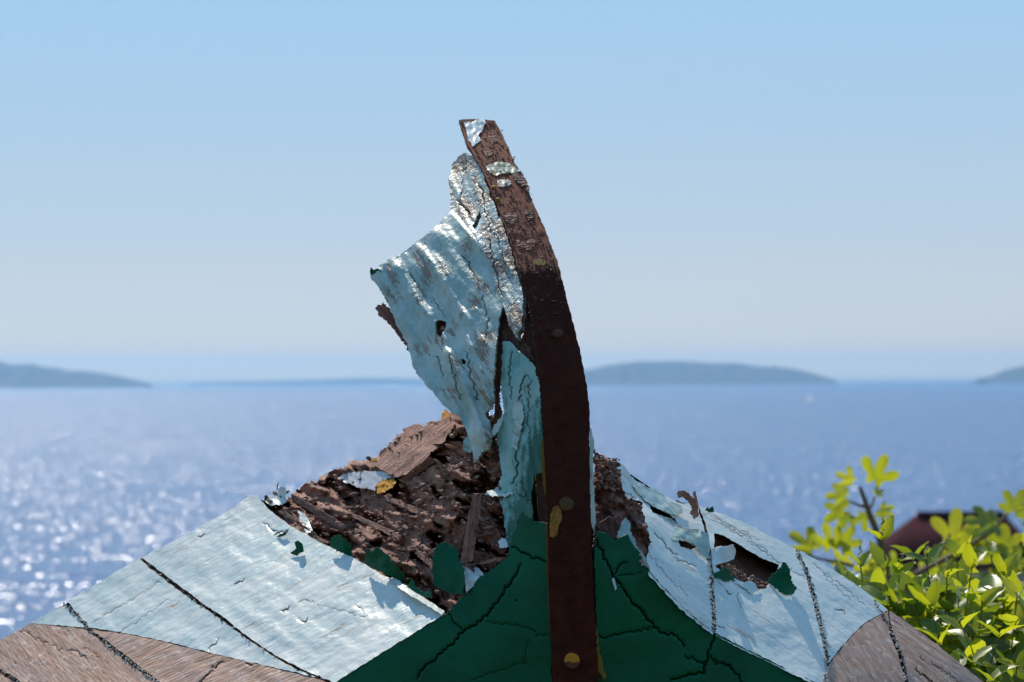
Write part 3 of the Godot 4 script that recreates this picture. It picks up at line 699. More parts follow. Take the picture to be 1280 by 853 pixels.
func bolt(parent: Node3D, x: float, y: float, r: float, sides: int, m: Material, proud: float):
	var z := band_z(y) + 1.0
	var c := at(x, y, z)
	var up := (at(x, y - 4, band_z(y - 4) + 1.0) - at(x, y + 4, band_z(y + 4) + 1.0)).normalized()
	var rt := cam.basis.x
	var nrm := rt.cross(up).normalized()
	var st := SurfaceTool.new(); st.begin(Mesh.PRIMITIVE_TRIANGLES)
	var prof := [[1.0, -2.0], [1.0, proud * 0.55], [0.82, proud * 0.9], [0.45, proud], [0.0, proud * 1.02]]
	for p in prof:
		for i in sides:
			var a := TAU * i / sides + 0.3
			st.set_color(Color(1, 1, 1) * rng.randf_range(0.75, 1.1))
			st.add_vertex((rt * cos(a) + up * sin(a)) * r * U * p[0] * rng.randf_range(0.93, 1.05) + nrm * p[1] * U)
	for j in prof.size() - 1:
		for i in sides:
			var a := j * sides + i; var b := j * sides + (i + 1) % sides
			for q in [a, a + sides, b, b, a + sides, b + sides]: st.add_index(q)
	st.generate_normals()
	var o := put("bolt", st.commit(), m, parent)
	o.position = c - boat.position - parent.position

func rotten():
	var RT := Tps.new([[328, 624, -545], [377, 608, -540], [425, 588, -530], [458, 577, -505], [490, 552, -460], [530, 531, -380], [562, 518, -300], [600, 520, -230], [640, 545, -190], [645, 620, -115], [648, 690, -95], [610, 716, -95], [562, 768, -95], [530, 755, -142], [497, 735, -205], [470, 720, -250], [444, 704, -305], [415, 690, -355], [388, 676, -402], [350, 650, -475],
		[520, 570, -340], [560, 560, -245], [470, 610, -420], [500, 640, -310], [560, 640, -185], [590, 670, -130], [540, 700, -182], [600, 600, -170], [480, 670, -315], [430, 640, -440]])
	var lump := fnl(77, 0.03, 3)
	var shade := fnl(78, 0.02, 3)
	var pit := fnl(91, 0.034, 3)
	patch({"name": "rotten_timber", "mat": M.rot, "seed": 71, "step": 2.5, "jag": 3.0, "thick": 14.0, "grain": 24, "tex": 0.16, "zf": func(x, y): return RT.f(x, y) - 60.0 * smoothstep(0.12, 0.3, pit.get_noise_2d((x * 0.9 + y * 0.43) / 2.2, y * 0.9 - x * 0.43)), "noise": [[40.0, 0.026, 2.4, 27.0, 4], [16.0, 0.09, 3.0, 25.0, 3], [6.0, 0.25, 2.0, 30.0, 2]],
		"color": func(x, y): return Color(1, 0.93, 0.9).lerp(Color(0.62, 0.5, 0.46), clampf(0.5 + shade.get_noise_2d(x, y) * 1.6, 0, 1)),
		"outline": [[330, 620], [345, 627], [362, 622], [377, 607], [398, 601], [408, 591], [425, 588], [438, 578], [458, 576], [471, 571], [490, 552], [510, 534], [530, 531], [546, 527], [562, 518], [580, 516], [610, 516], [640, 540], [646, 600], [650, 694], [615, 716], [578, 752], [560, 772], [530, 758], [497, 738], [470, 722], [444, 707], [415, 694], [388, 681], [365, 668], [340, 645]]}).set_meta("label", "crumbling brown rotten timber in the broken deck")
	# crumbs and chips over it
	var items := []
	for i in 1500:
		var x := rng.randf_range(335, 640); var y := rng.randf_range(535, 745)
		var top := lerpf(612.0, 535.0, clampf((x - 360) / 170.0, 0, 1))
		var bot := lerpf(640.0, 745.0, clampf((x - 335) / 220.0, 0, 1)) if x < 555 else lerpf(745.0, 700.0, (x - 555) / 85.0)
		if y < top + 4 or y > bot: continue
		if lump.get_noise_2d(x, y) < -0.1 and i % 3: continue
		var s := (0.8 + 3.6 * pow(rng.randf(), 2.5)) * U
		var b := Basis(cam.basis.z, rng.randf_range(-0.9, 0.3)) * Basis.from_euler(Vector3(rng.randf() * 0.9, rng.randf() * 0.9, 0)) * Basis.from_scale(Vector3(s * rng.randf_range(1.2, 3.2), s * 0.8, s))
		var k := rng.randf_range(0.35, 1.25)
		items.append([at(x, y, RT.f(x, y) + rng.randf_range(2, 14)), b, Color(0.36, 0.21, 0.15) * k])
	var cr := lumps("wood_crumbs", items, M.grain, boat); cr.set_meta("kind", "stuff")
	# larger splinters
	var spl := func(a: Vector2, b: Vector2, w: float, dz: float, tone: float, sd: int):
		var d := (b - a).normalized(); var n := d.orthogonal()
		var z0: float = RT.f(a.x, a.y) + dz; var z1: float = RT.f(b.x, b.y) + dz
		var L := a.distance_to(b)
		patch({"name": "splinter", "mat": M.rot, "seed": sd, "step": 2.4, "jag": 1.0, "thick": w * 0.5, "grain": rad_to_deg(d.angle()), "tex": 0.12, "zf": func(x, y): return lerpf(z0, z1, clampf(Vector2(x - a.x, y - a.y).dot(d) / L, 0, 1)), "noise": [[2.0, 0.12, 4.0, rad_to_deg(d.angle())]], "color": func(x, y): return Color(tone, tone * 0.92, tone * 0.88),
			"outline": [a - n * w * 0.35, a + n * w * 0.4, a.lerp(b, 0.5) + n * w * 0.55, b + n * w * 0.45, b + d * w * 0.3, b - n * w * 0.5, a.lerp(b, 0.4) - n * w * 0.5].map(func(p): return [p.x, p.y])})
	spl.call(Vector2(597, 618), Vector2(583, 700), 15.0, 26.0, 0.95, 81)
	spl.call(Vector2(578, 650), Vector2(572, 694), 4.0, 24.0, 0.8, 82)
	spl.call(Vector2(365, 622), Vector2(430, 660), 8.0, 18.0, 0.8, 83)
	spl.call(Vector2(350, 640), Vector2(405, 682), 9.0, 16.0, 0.55, 84)
	spl.call(Vector2(430, 640), Vector2(500, 672), 6.0, 18.0, 0.9, 85)
	spl.call(Vector2(480, 622), Vector2(560, 655), 7.0, 16.0, 1.0, 86)
	spl.call(Vector2(505, 600), Vector2(540, 575), 9.0, 14.0, 0.6, 87)
	spl.call(Vector2(520, 690), Vector2(548, 712), 8.0, 20.0, 0.6, 88)
	spl.call(Vector2(600, 705), Vector2(632, 698), 4.0, 14.0, 1.2, 89)
	spl.call(Vector2(606, 640), Vector2(628, 690), 12.0, 10.0, 0.5, 90)
	patch({"name": "broken_plank_end", "mat": M.rot, "seed": 92, "step": 2.4, "jag": 2.0, "thick": 16.0, "grain": -38, "tex": 0.14, "zf": func(x, y): return RT.f(x, y) + 20.0 + (565.0 - y) * -0.3, "noise": [[7.0, 0.04, 2.0, -38.0], [1.8, 0.16, 2.0, -38.0]],
		"outline": [[468, 582], [478, 568], [491, 552], [502, 541], [512, 534], [522, 531], [532, 532], [548, 527], [560, 520], [568, 530], [560, 546], [546, 560], [530, 576], [514, 590], [500, 596], [484, 592]]})
	# filler and foam
	patch({"name": "filler", "mat": M.foam, "seed": 93, "step": 2.0, "jag": 1.0, "thick": 5.0, "zf": func(x, y): return RT.f(x, y) + 4.0, "noise": [[4.0, 0.15, 1.0, 0.0]], "outline": [[550, 530], [553, 517], [557, 511], [562, 515], [561, 524], [556, 530]]})
	patch({"name": "filler", "mat": M.foam, "seed": 94, "step": 2.0, "jag": 1.0, "thick": 5.0, "zf": func(x, y): return RT.f(x, y) + 17.0, "noise": [[6.0, 0.2, 1.0, 0.0]], "outline": [[470, 607], [478, 601], [490, 599], [496, 603], [490, 610], [480, 616], [472, 617]]})
	patch({"name": "filler", "mat": M.foam, "seed": 96, "step": 2.0, "jag": 0.8, "thick": 5.0, "zf": func(x, y): return RT.f(x, y) + 10.0, "noise": [[4.0, 0.2, 1.0, 0.0]], "color": func(x, y): return Color(0.6, 0.6, 0.6), "outline": [[461, 577], [466, 574], [471, 573], [470, 577], [464, 579]]})
	var silver := plain(srgb(0.5, 0.5, 0.52), 0.35)
	patch({"name": "primer_patch", "mat": silver, "seed": 95, "step": 2.2, "jag": 1.4, "thick": 4.0, "zf": func(x, y): return RT.f(x, y) + 14.0, "noise": [[3.0, 0.1, 1.0, 0.0]],
		"outline": [[421, 598], [432, 592], [450, 589], [470, 590], [488, 590], [500, 593], [490, 598], [478, 600], [470, 606], [469, 614], [455, 611], [440, 606], [430, 603]]})
	# rotten core behind the tear right of the band
	patch({"name": "rotten_timber", "mat": M.rot, "seed": 72, "step": 2.6, "jag": 2.4, "thick": 10.0, "grain": 60, "tex": 0.14, "zf": func(x, y): return -185.0 + (y - 570.0) * 0.95 - absf(x - 765.0) * 0.2, "noise": [[20.0, 0.05, 1.6, 50.0, 3], [8.0, 0.16, 1.5, 50.0, 2]],
		"color": func(x, y): return Color(0.9, 0.8, 0.75).lerp(Color(0.4, 0.33, 0.31), clampf(0.5 + 2.0 * lump.get_noise_2d(x * 2, y * 2), 0, 1)),
		"outline": [[742, 562], [748, 568], [760, 572], [766, 580], [768, 590], [776, 604], [784, 622], [800, 630], [806, 650], [814, 680], [810, 700], [795, 700], [780, 690], [760, 690], [742, 690]]})
	items = []
	for i in 260:
		var x := rng.randf_range(746, 775); var y := rng.randf_range(572, 612)
		if i > 120:
			x = rng.randf_range(900, 966); y = 700.0 + (x - 900) * 0.45 + rng.randf_range(2, 20)
			if y > 738: continue
		var s := rng.randf_range(1.0, 3.0) * U
		var z: float = RZ.f(x, y) - rng.randf_range(8, 26) if i > 120 else -180.0 + (y - 570.0) * 0.95 + rng.randf_range(0, 12)
		items.append([at(x, y, z), ranbasis(Vector3(s * rng.randf_range(1.0, 2.6), s, s)), Color(0.3, 0.17, 0.12) * rng.randf_range(0.4, 1.3)])
	var c2 := lumps("wood_crumbs", items, M.grain, boat); c2.set_meta("kind", "stuff")

func flake(outline: Array, ctrl: Array, sd: int, m: Material, th := 1.3, jag := 1.5, wob := 2.5):
	var t := Tps.new(ctrl)
	patch({"name": "paint_flake", "mat": m, "seed": sd, "step": 2.2, "jag": jag, "thick": th, "zf": t.f, "outline": outline, "grain": 40, "tex": 0.3, "noise": [[wob, 0.05, 1.0, 0.0]]})

func flakes():
	var L := func(x, y, d): return [x, y, LZ.f(x, y) + d]
	var R := func(x, y, d): return [x, y, RZ.f(x, y) + d]
	# green tongues of paint standing along the torn left edge
	var b: float = LZ.f(430, 692)
	flake([[411, 684], [415, 672], [420, 668], [428, 671], [436, 679], [441, 692], [436, 697], [424, 690]], [[411, 684, b - 20], [420, 668, b - 14], [436, 679, b + 2], [441, 694, b + 2], [424, 690, b - 2]], 101, M.green)
	b = LZ.f(485, 722)
	flake([[457, 706], [456, 690], [461, 686], [464, 692], [468, 684], [474, 685], [483, 693], [492, 704], [502, 714], [510, 727], [500, 727], [480, 717]], [[457, 706, b - 34], [460, 687, b - 24], [474, 685, b - 12], [492, 704, b + 8], [510, 727, b + 12], [480, 717, b - 2]], 102, M.green)
	flake([[541, 731], [541, 698], [544, 685], [552, 679], [557, 678], [567, 683], [573, 692], [574, 702], [580, 712], [582, 730], [578, 744], [560, 742]], [[541, 731, -100], [541, 698, -112], [555, 679, -122], [573, 692, -104], [582, 730, -72], [560, 744, -82], [560, 712, -96]], 103, M.green)
	flake([[571, 706], [577, 701], [583, 702], [590, 708], [599, 711], [605, 719], [600, 726], [590, 734], [583, 742], [581, 728], [579, 714]], [[571, 706, -112], [583, 702, -118], [599, 711, -98], [605, 720, -84], [583, 742, -68], [580, 722, -84]], 104, M.paint, 1.3, 0.6, 4.0)
	flake([[485, 724], [492, 722], [505, 731], [520, 742], [540, 754], [556, 765], [552, 769], [538, 760], [515, 746], [500, 736]], [[485, 724, LZ.f(485, 724) + 6], [520, 742, LZ.f(520, 742) + 8], [556, 767, LZ.f(556, 767) + 4], [540, 752, LZ.f(540, 754) - 4]], 105, M.paint, 2.0, 0.8, 2.0)
	flake([[505, 730], [512, 733], [514, 722], [520, 734], [530, 742], [536, 736], [540, 748], [530, 748], [518, 742]], [[505, 730, -165], [514, 722, -160], [530, 742, -135], [540, 748, -118], [518, 742, -145]], 106, M.green)
	# light tufts at the far end of the tear
	flake([[333, 628], [338, 618], [346, 621], [350, 610], [356, 609], [358, 618], [357, 628], [350, 632], [340, 632]], [[333, 628, -520], [346, 621, -520], [354, 609, -516], [357, 628, -500], [340, 632, -505]], 107, M.paint)
	flake([[345, 612], [347, 603], [348, 604], [347, 613]], [[345, 612, -516], [347, 603, -514], [348, 613, -514], [349, 605, -512]], 108, M.rot, 1.0, 0.3)
	flake([[372, 638], [380, 642], [386, 652], [390, 664], [384, 668], [376, 656]], [[372, 638, -462], [380, 642, -450], [390, 664, -402], [384, 668, -400], [376, 656, -430]], 109, M.paint)
	# small curled chips standing on the left plank
	flake([[362, 692], [370, 686], [368, 678], [372, 676], [378, 680], [380, 690], [374, 692], [371, 695]], [[362, 692, LZ.f(366, 692) + 2], [371, 676, LZ.f(372, 692) + 2], [380, 690, LZ.f(378, 690) + 6], [371, 695, LZ.f(371, 695) + 1]], 110, M.green, 1.0, 0.3, 0.5)
	flake([[345, 671], [352, 667], [360, 665], [357, 669], [349, 672]], [[345, 671, LZ.f(345, 671) + 2], [360, 665, LZ.f(360, 669) + 3], [352, 667, LZ.f(352, 671) + 5], [349, 672, LZ.f(349, 672) + 1]], 111, M.green, 1.0, 0.3, 0.5)
	# tip at the far corner of the torn sheet
	flake([[463, 334], [466, 337], [474, 337], [478, 345], [474, 352], [466, 352], [463, 346]], [[463, 334, -446], [478, 345, -438], [474, 352, -440], [463, 346, -450], [470, 336, -448]], 112, M.green, 2.0)
	# right side curls
	flake([[846, 616], [852, 613], [861, 616], [868, 625], [873, 634], [874, 643], [868, 650], [862, 642], [866, 636], [860, 627], [853, 622], [848, 623]], [[846, 616, -262], [853, 613, -240], [868, 625, -252], [874, 643, -268], [866, 648, -258], [853, 622, -248]], 113, M.rot, 1.4)
	flake([[866, 616], [869, 614], [872, 626], [874, 636], [870, 636]], [[866, 616, -280], [869, 614, -276], [874, 636, -284], [870, 636, -280]], 114, M.rot, 1.0, 0.3)
	flake([[815, 640], [826, 645], [838, 648], [852, 660], [872, 662], [884, 666], [888, 680], [886, 700], [876, 694], [870, 684], [856, 676], [842, 676], [830, 668], [822, 654]], [[815, 640, RZ.f(815, 640) + 2], [838, 648, RZ.f(838, 648) - 4], [852, 660, RZ.f(852, 660) + 10], [884, 666, RZ.f(884, 680) + 6], [886, 700, RZ.f(886, 700) + 4], [870, 684, RZ.f(870, 684) + 14], [842, 676, RZ.f(842, 676) + 4], [822, 654, RZ.f(822, 654) - 6]], 115, M.worn_paint, 1.3, 0.8, 5.0)
	flake([[790, 606], [800, 606], [815, 611], [828, 618], [836, 626], [852, 632], [854, 642], [840, 644], [822, 636], [806, 626]], [[790, 606, RZ.f(790, 606) + 6], [828, 618, RZ.f(828, 622) + 6], [852, 632, RZ.f(852, 636) + 8], [840, 644, RZ.f(840, 644) + 12], [806, 626, RZ.f(806, 626) + 6]], 116, M.worn_paint, 1.3, 0.8, 4.0)
	flake([[889, 687], [896, 684], [908, 683], [917, 681], [920, 690], [918, 699], [908, 703], [898, 706], [891, 708]], [[889, 687, RZ.f(889, 687) + 2], [917, 681, RZ.f(917, 692) + 10], [920, 690, RZ.f(920, 696) + 4], [908, 703, RZ.f(908, 703) - 4], [891, 708, RZ.f(891, 708) + 2], [904, 690, RZ.f(904, 692) + 9]], 117, M.paint, 1.3, 0.5, 2.0)
	flake([[890, 712], [894, 718], [900, 712], [908, 708], [912, 716], [920, 726], [912, 727], [900, 724], [892, 721]], [[890, 712, RZ.f(890, 716)], [908, 708, RZ.f(908, 722) + 2], [920, 726, RZ.f(920, 726) + 2], [892, 721, RZ.f(892, 721) + 2]], 118, M.green, 1.2)
	flake([[960, 727], [966, 718], [972, 714], [976, 707], [980, 703], [986, 707], [988, 716], [990, 726], [996, 735], [993, 742], [984, 745], [974, 740]], [[960, 727, RZ.f(960, 727) + 2], [980, 703, RZ.f(984, 735) + 4], [988, 716, RZ.f(988, 740) + 6], [996, 736, RZ.f(996, 740) + 6], [984, 745, RZ.f(984, 745) + 2], [974, 740, RZ.f(974, 740) + 2]], 119, M.green, 1.4)
	flake([[930, 728], [940, 727], [950, 737], [940, 742], [930, 736], [918, 728]], [[930, 728, RZ.f(930, 730) + 3], [940, 727, RZ.f(940, 730) + 4], [950, 737, RZ.f(950, 737) + 3], [940, 742, RZ.f(940, 742) + 2], [918, 728, RZ.f(918, 728) + 2]], 120, M.paint, 1.3)
	flake([[881, 638], [885, 634], [886, 637], [891, 633], [893, 640], [887, 641]], [[881, 638, -294], [891, 633, -292], [893, 640, -292], [887, 641, -288]], 121, M.green, 1.0, 0.3)
	flake([[771, 672], [776, 656], [783, 648], [788, 654], [790, 668], [797, 684], [806, 697], [812, 712], [800, 704], [788, 694], [778, 684]], [[771, 672, -62], [783, 648, -80], [790, 668, -62], [812, 712, -40], [788, 694, -46]], 122, M.worn_paint, 1.3)
	patch({"name": "splinter", "mat": M.rot, "seed": 123, "step": 2.4, "jag": 2.0, "thick": 4.0, "grain": 70, "zf": func(x, y): return -72.0 + (y - 655.0) * 0.5 - (x - 760.0) * 0.3, "noise": [[6.0, 0.1, 2.0, 70.0]], "color": func(x, y): return Color(0.3, 0.24, 0.25),
		"outline": [[748, 668], [750, 652], [760, 648], [770, 646], [778, 658], [772, 668], [766, 678], [756, 672]]})
	# stem flaps near the crack left of the band
	flake([[605, 618], [612, 614], [622, 610], [632, 614], [644, 612], [640, 618], [630, 622], [626, 620], [614, 620]], [[605, 618, -112], [622, 610, -138], [644, 612, -112], [630, 622, -104], [614, 620, -110]], 124, M.paint, 1.3)
	flake([[614, 540], [620, 530], [627, 519], [630, 517], [629, 526], [624, 538], [617, 546]], [[614, 540, -158], [627, 519, -162], [629, 526, -158], [617, 546, -154]], 125, M.worn_paint, 1.2)
	flake([[577, 563], [580, 548], [586, 544], [592, 562], [588, 566]], [[577, 563, -185], [580, 548, -192], [592, 562, -172], [588, 566, -174], [586, 544, -188]], 126, M.worn_paint, 1.2)
	flake([[640, 500], [652, 498], [655, 520], [650, 545], [646, 562], [640, 558], [642, 530]], [[640, 500, FL.f(640, 500) + 5], [652, 498, FL.f(652, 498) + 3], [646, 562, FL.f(646, 562) + 8], [640, 558, FL.f(640, 558) + 8], [655, 520, FL.f(655, 520) + 6]], 127, M.worn_paint, 1.3)
	flake([[622, 678], [628, 672], [634, 676], [638, 682], [632, 686], [625, 684]], [[622, 678, -88], [634, 676, -84], [638, 682, -80], [625, 684, -80]], 128, M.paint, 1.3)
	flake([[765, 725], [768, 722], [771, 736], [769, 739]], [[765, 725, FR.f(765, 725) + 2], [768, 722, FR.f(768, 722) + 2], [771, 736, FR.f(771, 736) + 2], [769, 739, FR.f(769, 739) + 2]], 129, M.paint, 1.0, 0.3, 0.2)

func caulk(line: Array, zf: Callable, w: float, per: float, pale: float):
	var pl := ragged(v2(line), 1.0, 0.8, 5, false)
	var items := []
	for p in pl:
		for k in (1 if rng.randf() < per else 0) + (1 if rng.randf() < per - 0.5 else 0):
			var x := p.x + rng.randf_range(-w, w); var y := p.y + rng.randf_range(-1, 1)
			var s := rng.randf_range(0.8, 2.0) * U
			var c := Color(0.68, 0.63, 0.55) if rng.randf() < pale else Color(0.08, 0.06, 0.05)
			items.append([at(x, y, zf.call(x, y) + rng.randf_range(-1.0, 2.2)), ranbasis(Vector3(s * 1.2, s, s)), c * rng.randf_range(0.7, 1.2)])
	var o := lumps("seam_caulk", items, M.grain, boat); o.set_meta("kind", "stuff")

func seams():
	caulk([[886, 687], [889, 723], [892.5, 775], [892, 792]], RZ.f, 2.6, 1.3, 0.72)
	caulk([[996, 689], [1010.5, 721], [1020.5, 759], [1030.5, 800], [1035, 831], [1033, 858]], RZ.f, 2.8, 1.4, 0.75)
	caulk([[1093, 752], [1112, 783], [1127, 821], [1134, 860]], RZ.f, 1.8, 0.7, 0.4)
	caulk([[81, 755], [96, 770], [110, 786], [133, 805], [163, 828], [198, 854]], LZ.f, 2.2, 0.9, 0.6)
	caulk([[-10, 832], [16, 848], [40, 868]], LZ.f, 1.8, 0.7, 0.3)
	caulk([[175, 698], [200, 718], [224, 736], [250, 756], [277, 774], [311, 801], [345, 823], [375, 838], [410, 853]], LZ.f, 1.4, 0.22, 0.4)
	caulk([[740, 575], [748, 571], [764, 577]], func(x, y): return -180.0, 3.0, 0.8, 0.3)

# ---------------------------------------------------------------- plants, house, sailing boat
func leaf_mesh(fold: float, curl: float, wide: float) -> ArrayMesh:
	# a pointed oval leaf, one unit long, stalk at the origin, tip along +y, upper face +z
	var st := SurfaceTool.new(); st.begin(Mesh.PRIMITIVE_TRIANGLES)
	var n := 7
	for i in n + 1:
		var t := float(i) / n
		var w := wide * pow(sin(PI * pow(t, 0.85)), 0.8) * (1.0 - 0.25 * t) + 0.004
		var y := t * (1.0 - 0.12 * curl * t); var z := -curl * 0.35 * t * t
		for k in [-1.0, -0.5, 0.0, 0.5, 1.0]:
			st.set_uv(Vector2(k * 0.5 + 0.5, t))
			st.add_vertex(Vector3(w * k, y, z + fold * w * absf(k) + 0.02 * sin(t * 19.0 + k * 2.0) * absf(k)))
	for i in n:
		for k in 4:
			var a := i * 5 + k
			for q in [a, a + 5, a + 6, a, a + 6, a + 1]: st.add_index(q)
	st.generate_normals()
	return st.commit()

func fig_leaf_mesh(lobes: Array, sd: int) -> ArrayMesh:
	var r := RandomNumberGenerator.new(); r.seed = sd
	var rim := []
	var N := 56
	for i in N + 1:
		var a := lerpf(-2.5, 2.5, float(i) / N)
		var rad := 0.22
		for l in lobes:
			var d: float = absf(a - l[0]) / l[2]
			if d < 1.0: rad = maxf(rad, l[1] * pow(cos(d * PI / 2), 0.55))
		rim.append([a, rad])
	var st := SurfaceTool.new(); st.begin(Mesh.PRIMITIVE_TRIANGLES)
	var c := Vector2(0, 0.3)
	for i in rim.size():
		for k in [0.0, 0.35, 0.7, 1.0]:
			var p: Vector2 = Vector2(sin(rim[i][0]), cos(rim[i][0])) * rim[i][1] * k
			st.set_uv(p + Vector2(0.5, 0.3))
			st.add_vertex(Vector3(p.x, p.y + 0.28 * minf(1.0, 1.0), 0.10 * absf(p.x) - 0.18 * p.length_squared() + 0.03 * sin(p.x * 14.0 + p.y * 9.0)))
	for i in rim.size() - 1:
		for k in 3:
			var a := i * 4 + k
			for q in [a, a + 1, a + 5, a, a + 5, a + 4]: st.add_index(q)
	st.generate_normals()
	return st.commit()

func tube(points: Array, r0: float, r1: float, origin: Vector3) -> ArrayMesh:
	var st := SurfaceTool.new(); st.begin(Mesh.PRIMITIVE_TRIANGLES)
	var n := 6
	for i in points.size():
		var d: Vector3 = (points[mini(i + 1, points.size() - 1)] - points[maxi(i - 1, 0)]).normalized()
		var a := d.cross(Vector3(0.3, 0.1, 1)).normalized(); var b := d.cross(a)
		var r := lerpf(r0, r1, float(i) / (points.size() - 1))
		for k in n: st.add_vertex(points[i] - origin + (a * cos(TAU * k / n) + b * sin(TAU * k / n)) * r)
	for i in points.size() - 1:
		for k in n:
			var p := i * n + k; var q := i * n + (k + 1) % n
			for e in [p, p + n, q, q, p + n, q + n]: st.add_index(e)
	st.generate_normals()
	return st.commit()

func aim(dir: Vector3, face: Vector3, s: float) -> Basis:
	var y := dir.normalized()
	var x := y.cross(face).normalized()
	var z := x.cross(y).normalized()
	return Basis(x * s, y * s, z * s)

func leaf_material(c: Color, through: Color, gloss: float) -> StandardMaterial3D:
	var m := StandardMaterial3D.new()
	m.albedo_color = c; m.roughness = gloss; m.backlight_enabled = true; m.backlight = through
	return m

func plants():
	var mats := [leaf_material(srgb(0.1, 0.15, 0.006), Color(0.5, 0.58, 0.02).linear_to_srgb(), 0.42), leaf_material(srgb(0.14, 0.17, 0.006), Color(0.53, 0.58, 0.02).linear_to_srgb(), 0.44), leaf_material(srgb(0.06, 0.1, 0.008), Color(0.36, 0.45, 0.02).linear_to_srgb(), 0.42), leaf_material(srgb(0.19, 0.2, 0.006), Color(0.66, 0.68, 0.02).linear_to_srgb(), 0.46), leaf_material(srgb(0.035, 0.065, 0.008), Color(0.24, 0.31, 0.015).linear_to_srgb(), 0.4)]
	var shapes := [leaf_mesh(0.3, 0.5, 0.26), leaf_mesh(0.18, 0.25, 0.29), leaf_mesh(0.42, 0.9, 0.27), leaf_mesh(0.1, -0.3, 0.28)]
	var bark := plain(srgb(0.16, 0.11, 0.06), 0.8, false)
	var green_stem := plain(srgb(0.22, 0.2, 0.06), 0.6, false)
	var r := RandomNumberGenerator.new(); r.seed = 31
	# the oval-leaved shrub close behind the boat
	var root := at(1190, 853, -1250); root.y = ground_y(root.x, root.z)
	var shrub := node3("leafy_shrub", "bright green shrub with pointed oval leaves behind the bare planks", "shrub", root)
	var tips := [[1103, 668, -900], [1075, 702, -960], [1126, 712, -850], [1158, 700, -1000], [1184, 716, -800], [1216, 704, -900], [1254, 712, -780], [1292, 700, -900], [1238, 690, -1150], [1196, 690, -1200], [1140, 694, -1250], [1272, 742, -640], [1228, 752, -700], [1160, 752, -720], [1120, 748, -760], [1096, 732, -1050], [1200, 778, -600], [1250, 790, -520], [1292, 760, -560], [1174, 800, -560], [1215, 822, -480], [1272, 830, -450], [1150, 782, -800], [1185, 842, -520], [1240, 848, -430], [1296, 812, -480], [1100, 760, -1150], [1055, 722, -1200], [1320, 735, -800], [1310, 860, -450], [1262, 872, -420], [1208, 880, -460]]
	for i in 26:
		tips.append([r.randf_range(1080, 1320), 0, r.randf_range(-1500, -700)])
		var t = tips[-1]
		t[1] = r.randf_range(maxf(715.0, 735.0 + (t[0] - 1110.0) * 0.1), 860.0)
	var leaves := []
	for t in tips:
		var tip := at(t[0], t[1], t[2])
		var base := root + Vector3(r.randf_range(-0.15, 0.15) + (tip.x - root.x) * 0.3, 0, (tip.z - root.z) * 0.4)
		var pts := []
		var bend := Vector3(r.randf_range(-0.05, 0.05), 0, r.randf_range(-0.05, 0.05))
		for k in 15:
			var u := k / 14.0
			pts.append(base.lerp(tip, u) + bend * sin(u * PI) + Vector3(base.x - tip.x, 0, base.z - tip.z) * 0.25 * sin(u * PI))
		put("stem", tube(pts, 0.0035, 0.0008, root), green_stem if t[2] > -1000 else bark, shrub)
		var stem_dir: Vector3 = (pts[14] - pts[12]).normalized()
		var phase := r.randf() * TAU
		var pairs := r.randi_range(4, 6)
		for k in pairs:
			var u := 1.0 - (0.006 + k * r.randf_range(0.026, 0.036))
			var f := u * 14.0; var p: Vector3 = pts[int(f)].lerp(pts[mini(14, int(f) + 1)], f - int(f))
			for sgn in [0.0, PI]:
				var az: float = phase + k * PI / 2 + sgn + r.randf_range(-0.4, 0.4)
				var rad := Vector3(cos(az), 0, sin(az))
				var rise := r.randf_range(0.3, 1.1) if k > 0 else r.randf_range(0.9, 1.8)
				var dir := (rad + stem_dir * rise).normalized()
				var face := (Vector3.UP * r.randf_range(0.5, 1.0) - rad * 0.4 + Vector3(r.randf_range(-0.3, 0.3), 0, r.randf_range(-0.3, 0.5))).normalized()
				var size := (0.03 + 0.01 * minf(k, 3)) * r.randf_range(0.85, 1.2)
				leaves.append([p, aim(dir, face, size), r.randi() % 4, mats[[0, 0, 1, 1, 2, 2, 3, 4][r.randi() % 8]] if k > 0 else mats[[1, 3, 3][r.randi() % 3]], t[2]])
		if t[1] < 720 and t[2] > -1100:
			var buds := []
			for q in 9:
				buds.append([tip + Vector3(r.randf_range(-1, 1) * 0.0022, q * 0.0022 - 0.002, r.randf_range(-1, 1) * 0.002), ranbasis(Vector3.ONE * r.randf_range(0.0009, 0.0017)), [Color(0.08, 0.12, 0.03), Color(0.12, 0.1, 0.04), Color(0.45, 0.42, 0.34)][r.randi() % 3]])
			var bd := lumps("bud_cluster", buds, M.grain, shrub)
	leaves.sort_custom(func(a, b): return a[4] > b[4])
	var rest := []
	for i in leaves.size():
		var l: Array = leaves[i]
		if i < 290:
			var o := put("leaf", shapes[l[2]], l[3], shrub)
			o.transform = Transform3D(l[1], l[0] - root)
		else: rest.append(l)
	# inner leaves too deep in the shrub to tell apart
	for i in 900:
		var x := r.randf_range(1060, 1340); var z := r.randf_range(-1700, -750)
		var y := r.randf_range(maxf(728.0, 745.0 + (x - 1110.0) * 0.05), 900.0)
		rest.append([at(x, y, z), aim(Vector3(r.randf_range(-1, 1), r.randf_range(-0.2, 1), r.randf_range(-1, 1)), Vector3(r.randf_range(-0.6, 0.6), 1, r.randf_range(-0.6, 0.6)), r.randf_range(0.036, 0.056)), r.randi() % 4, mats[[0, 2, 4, 4, 2, 1][r.randi() % 6]], z])
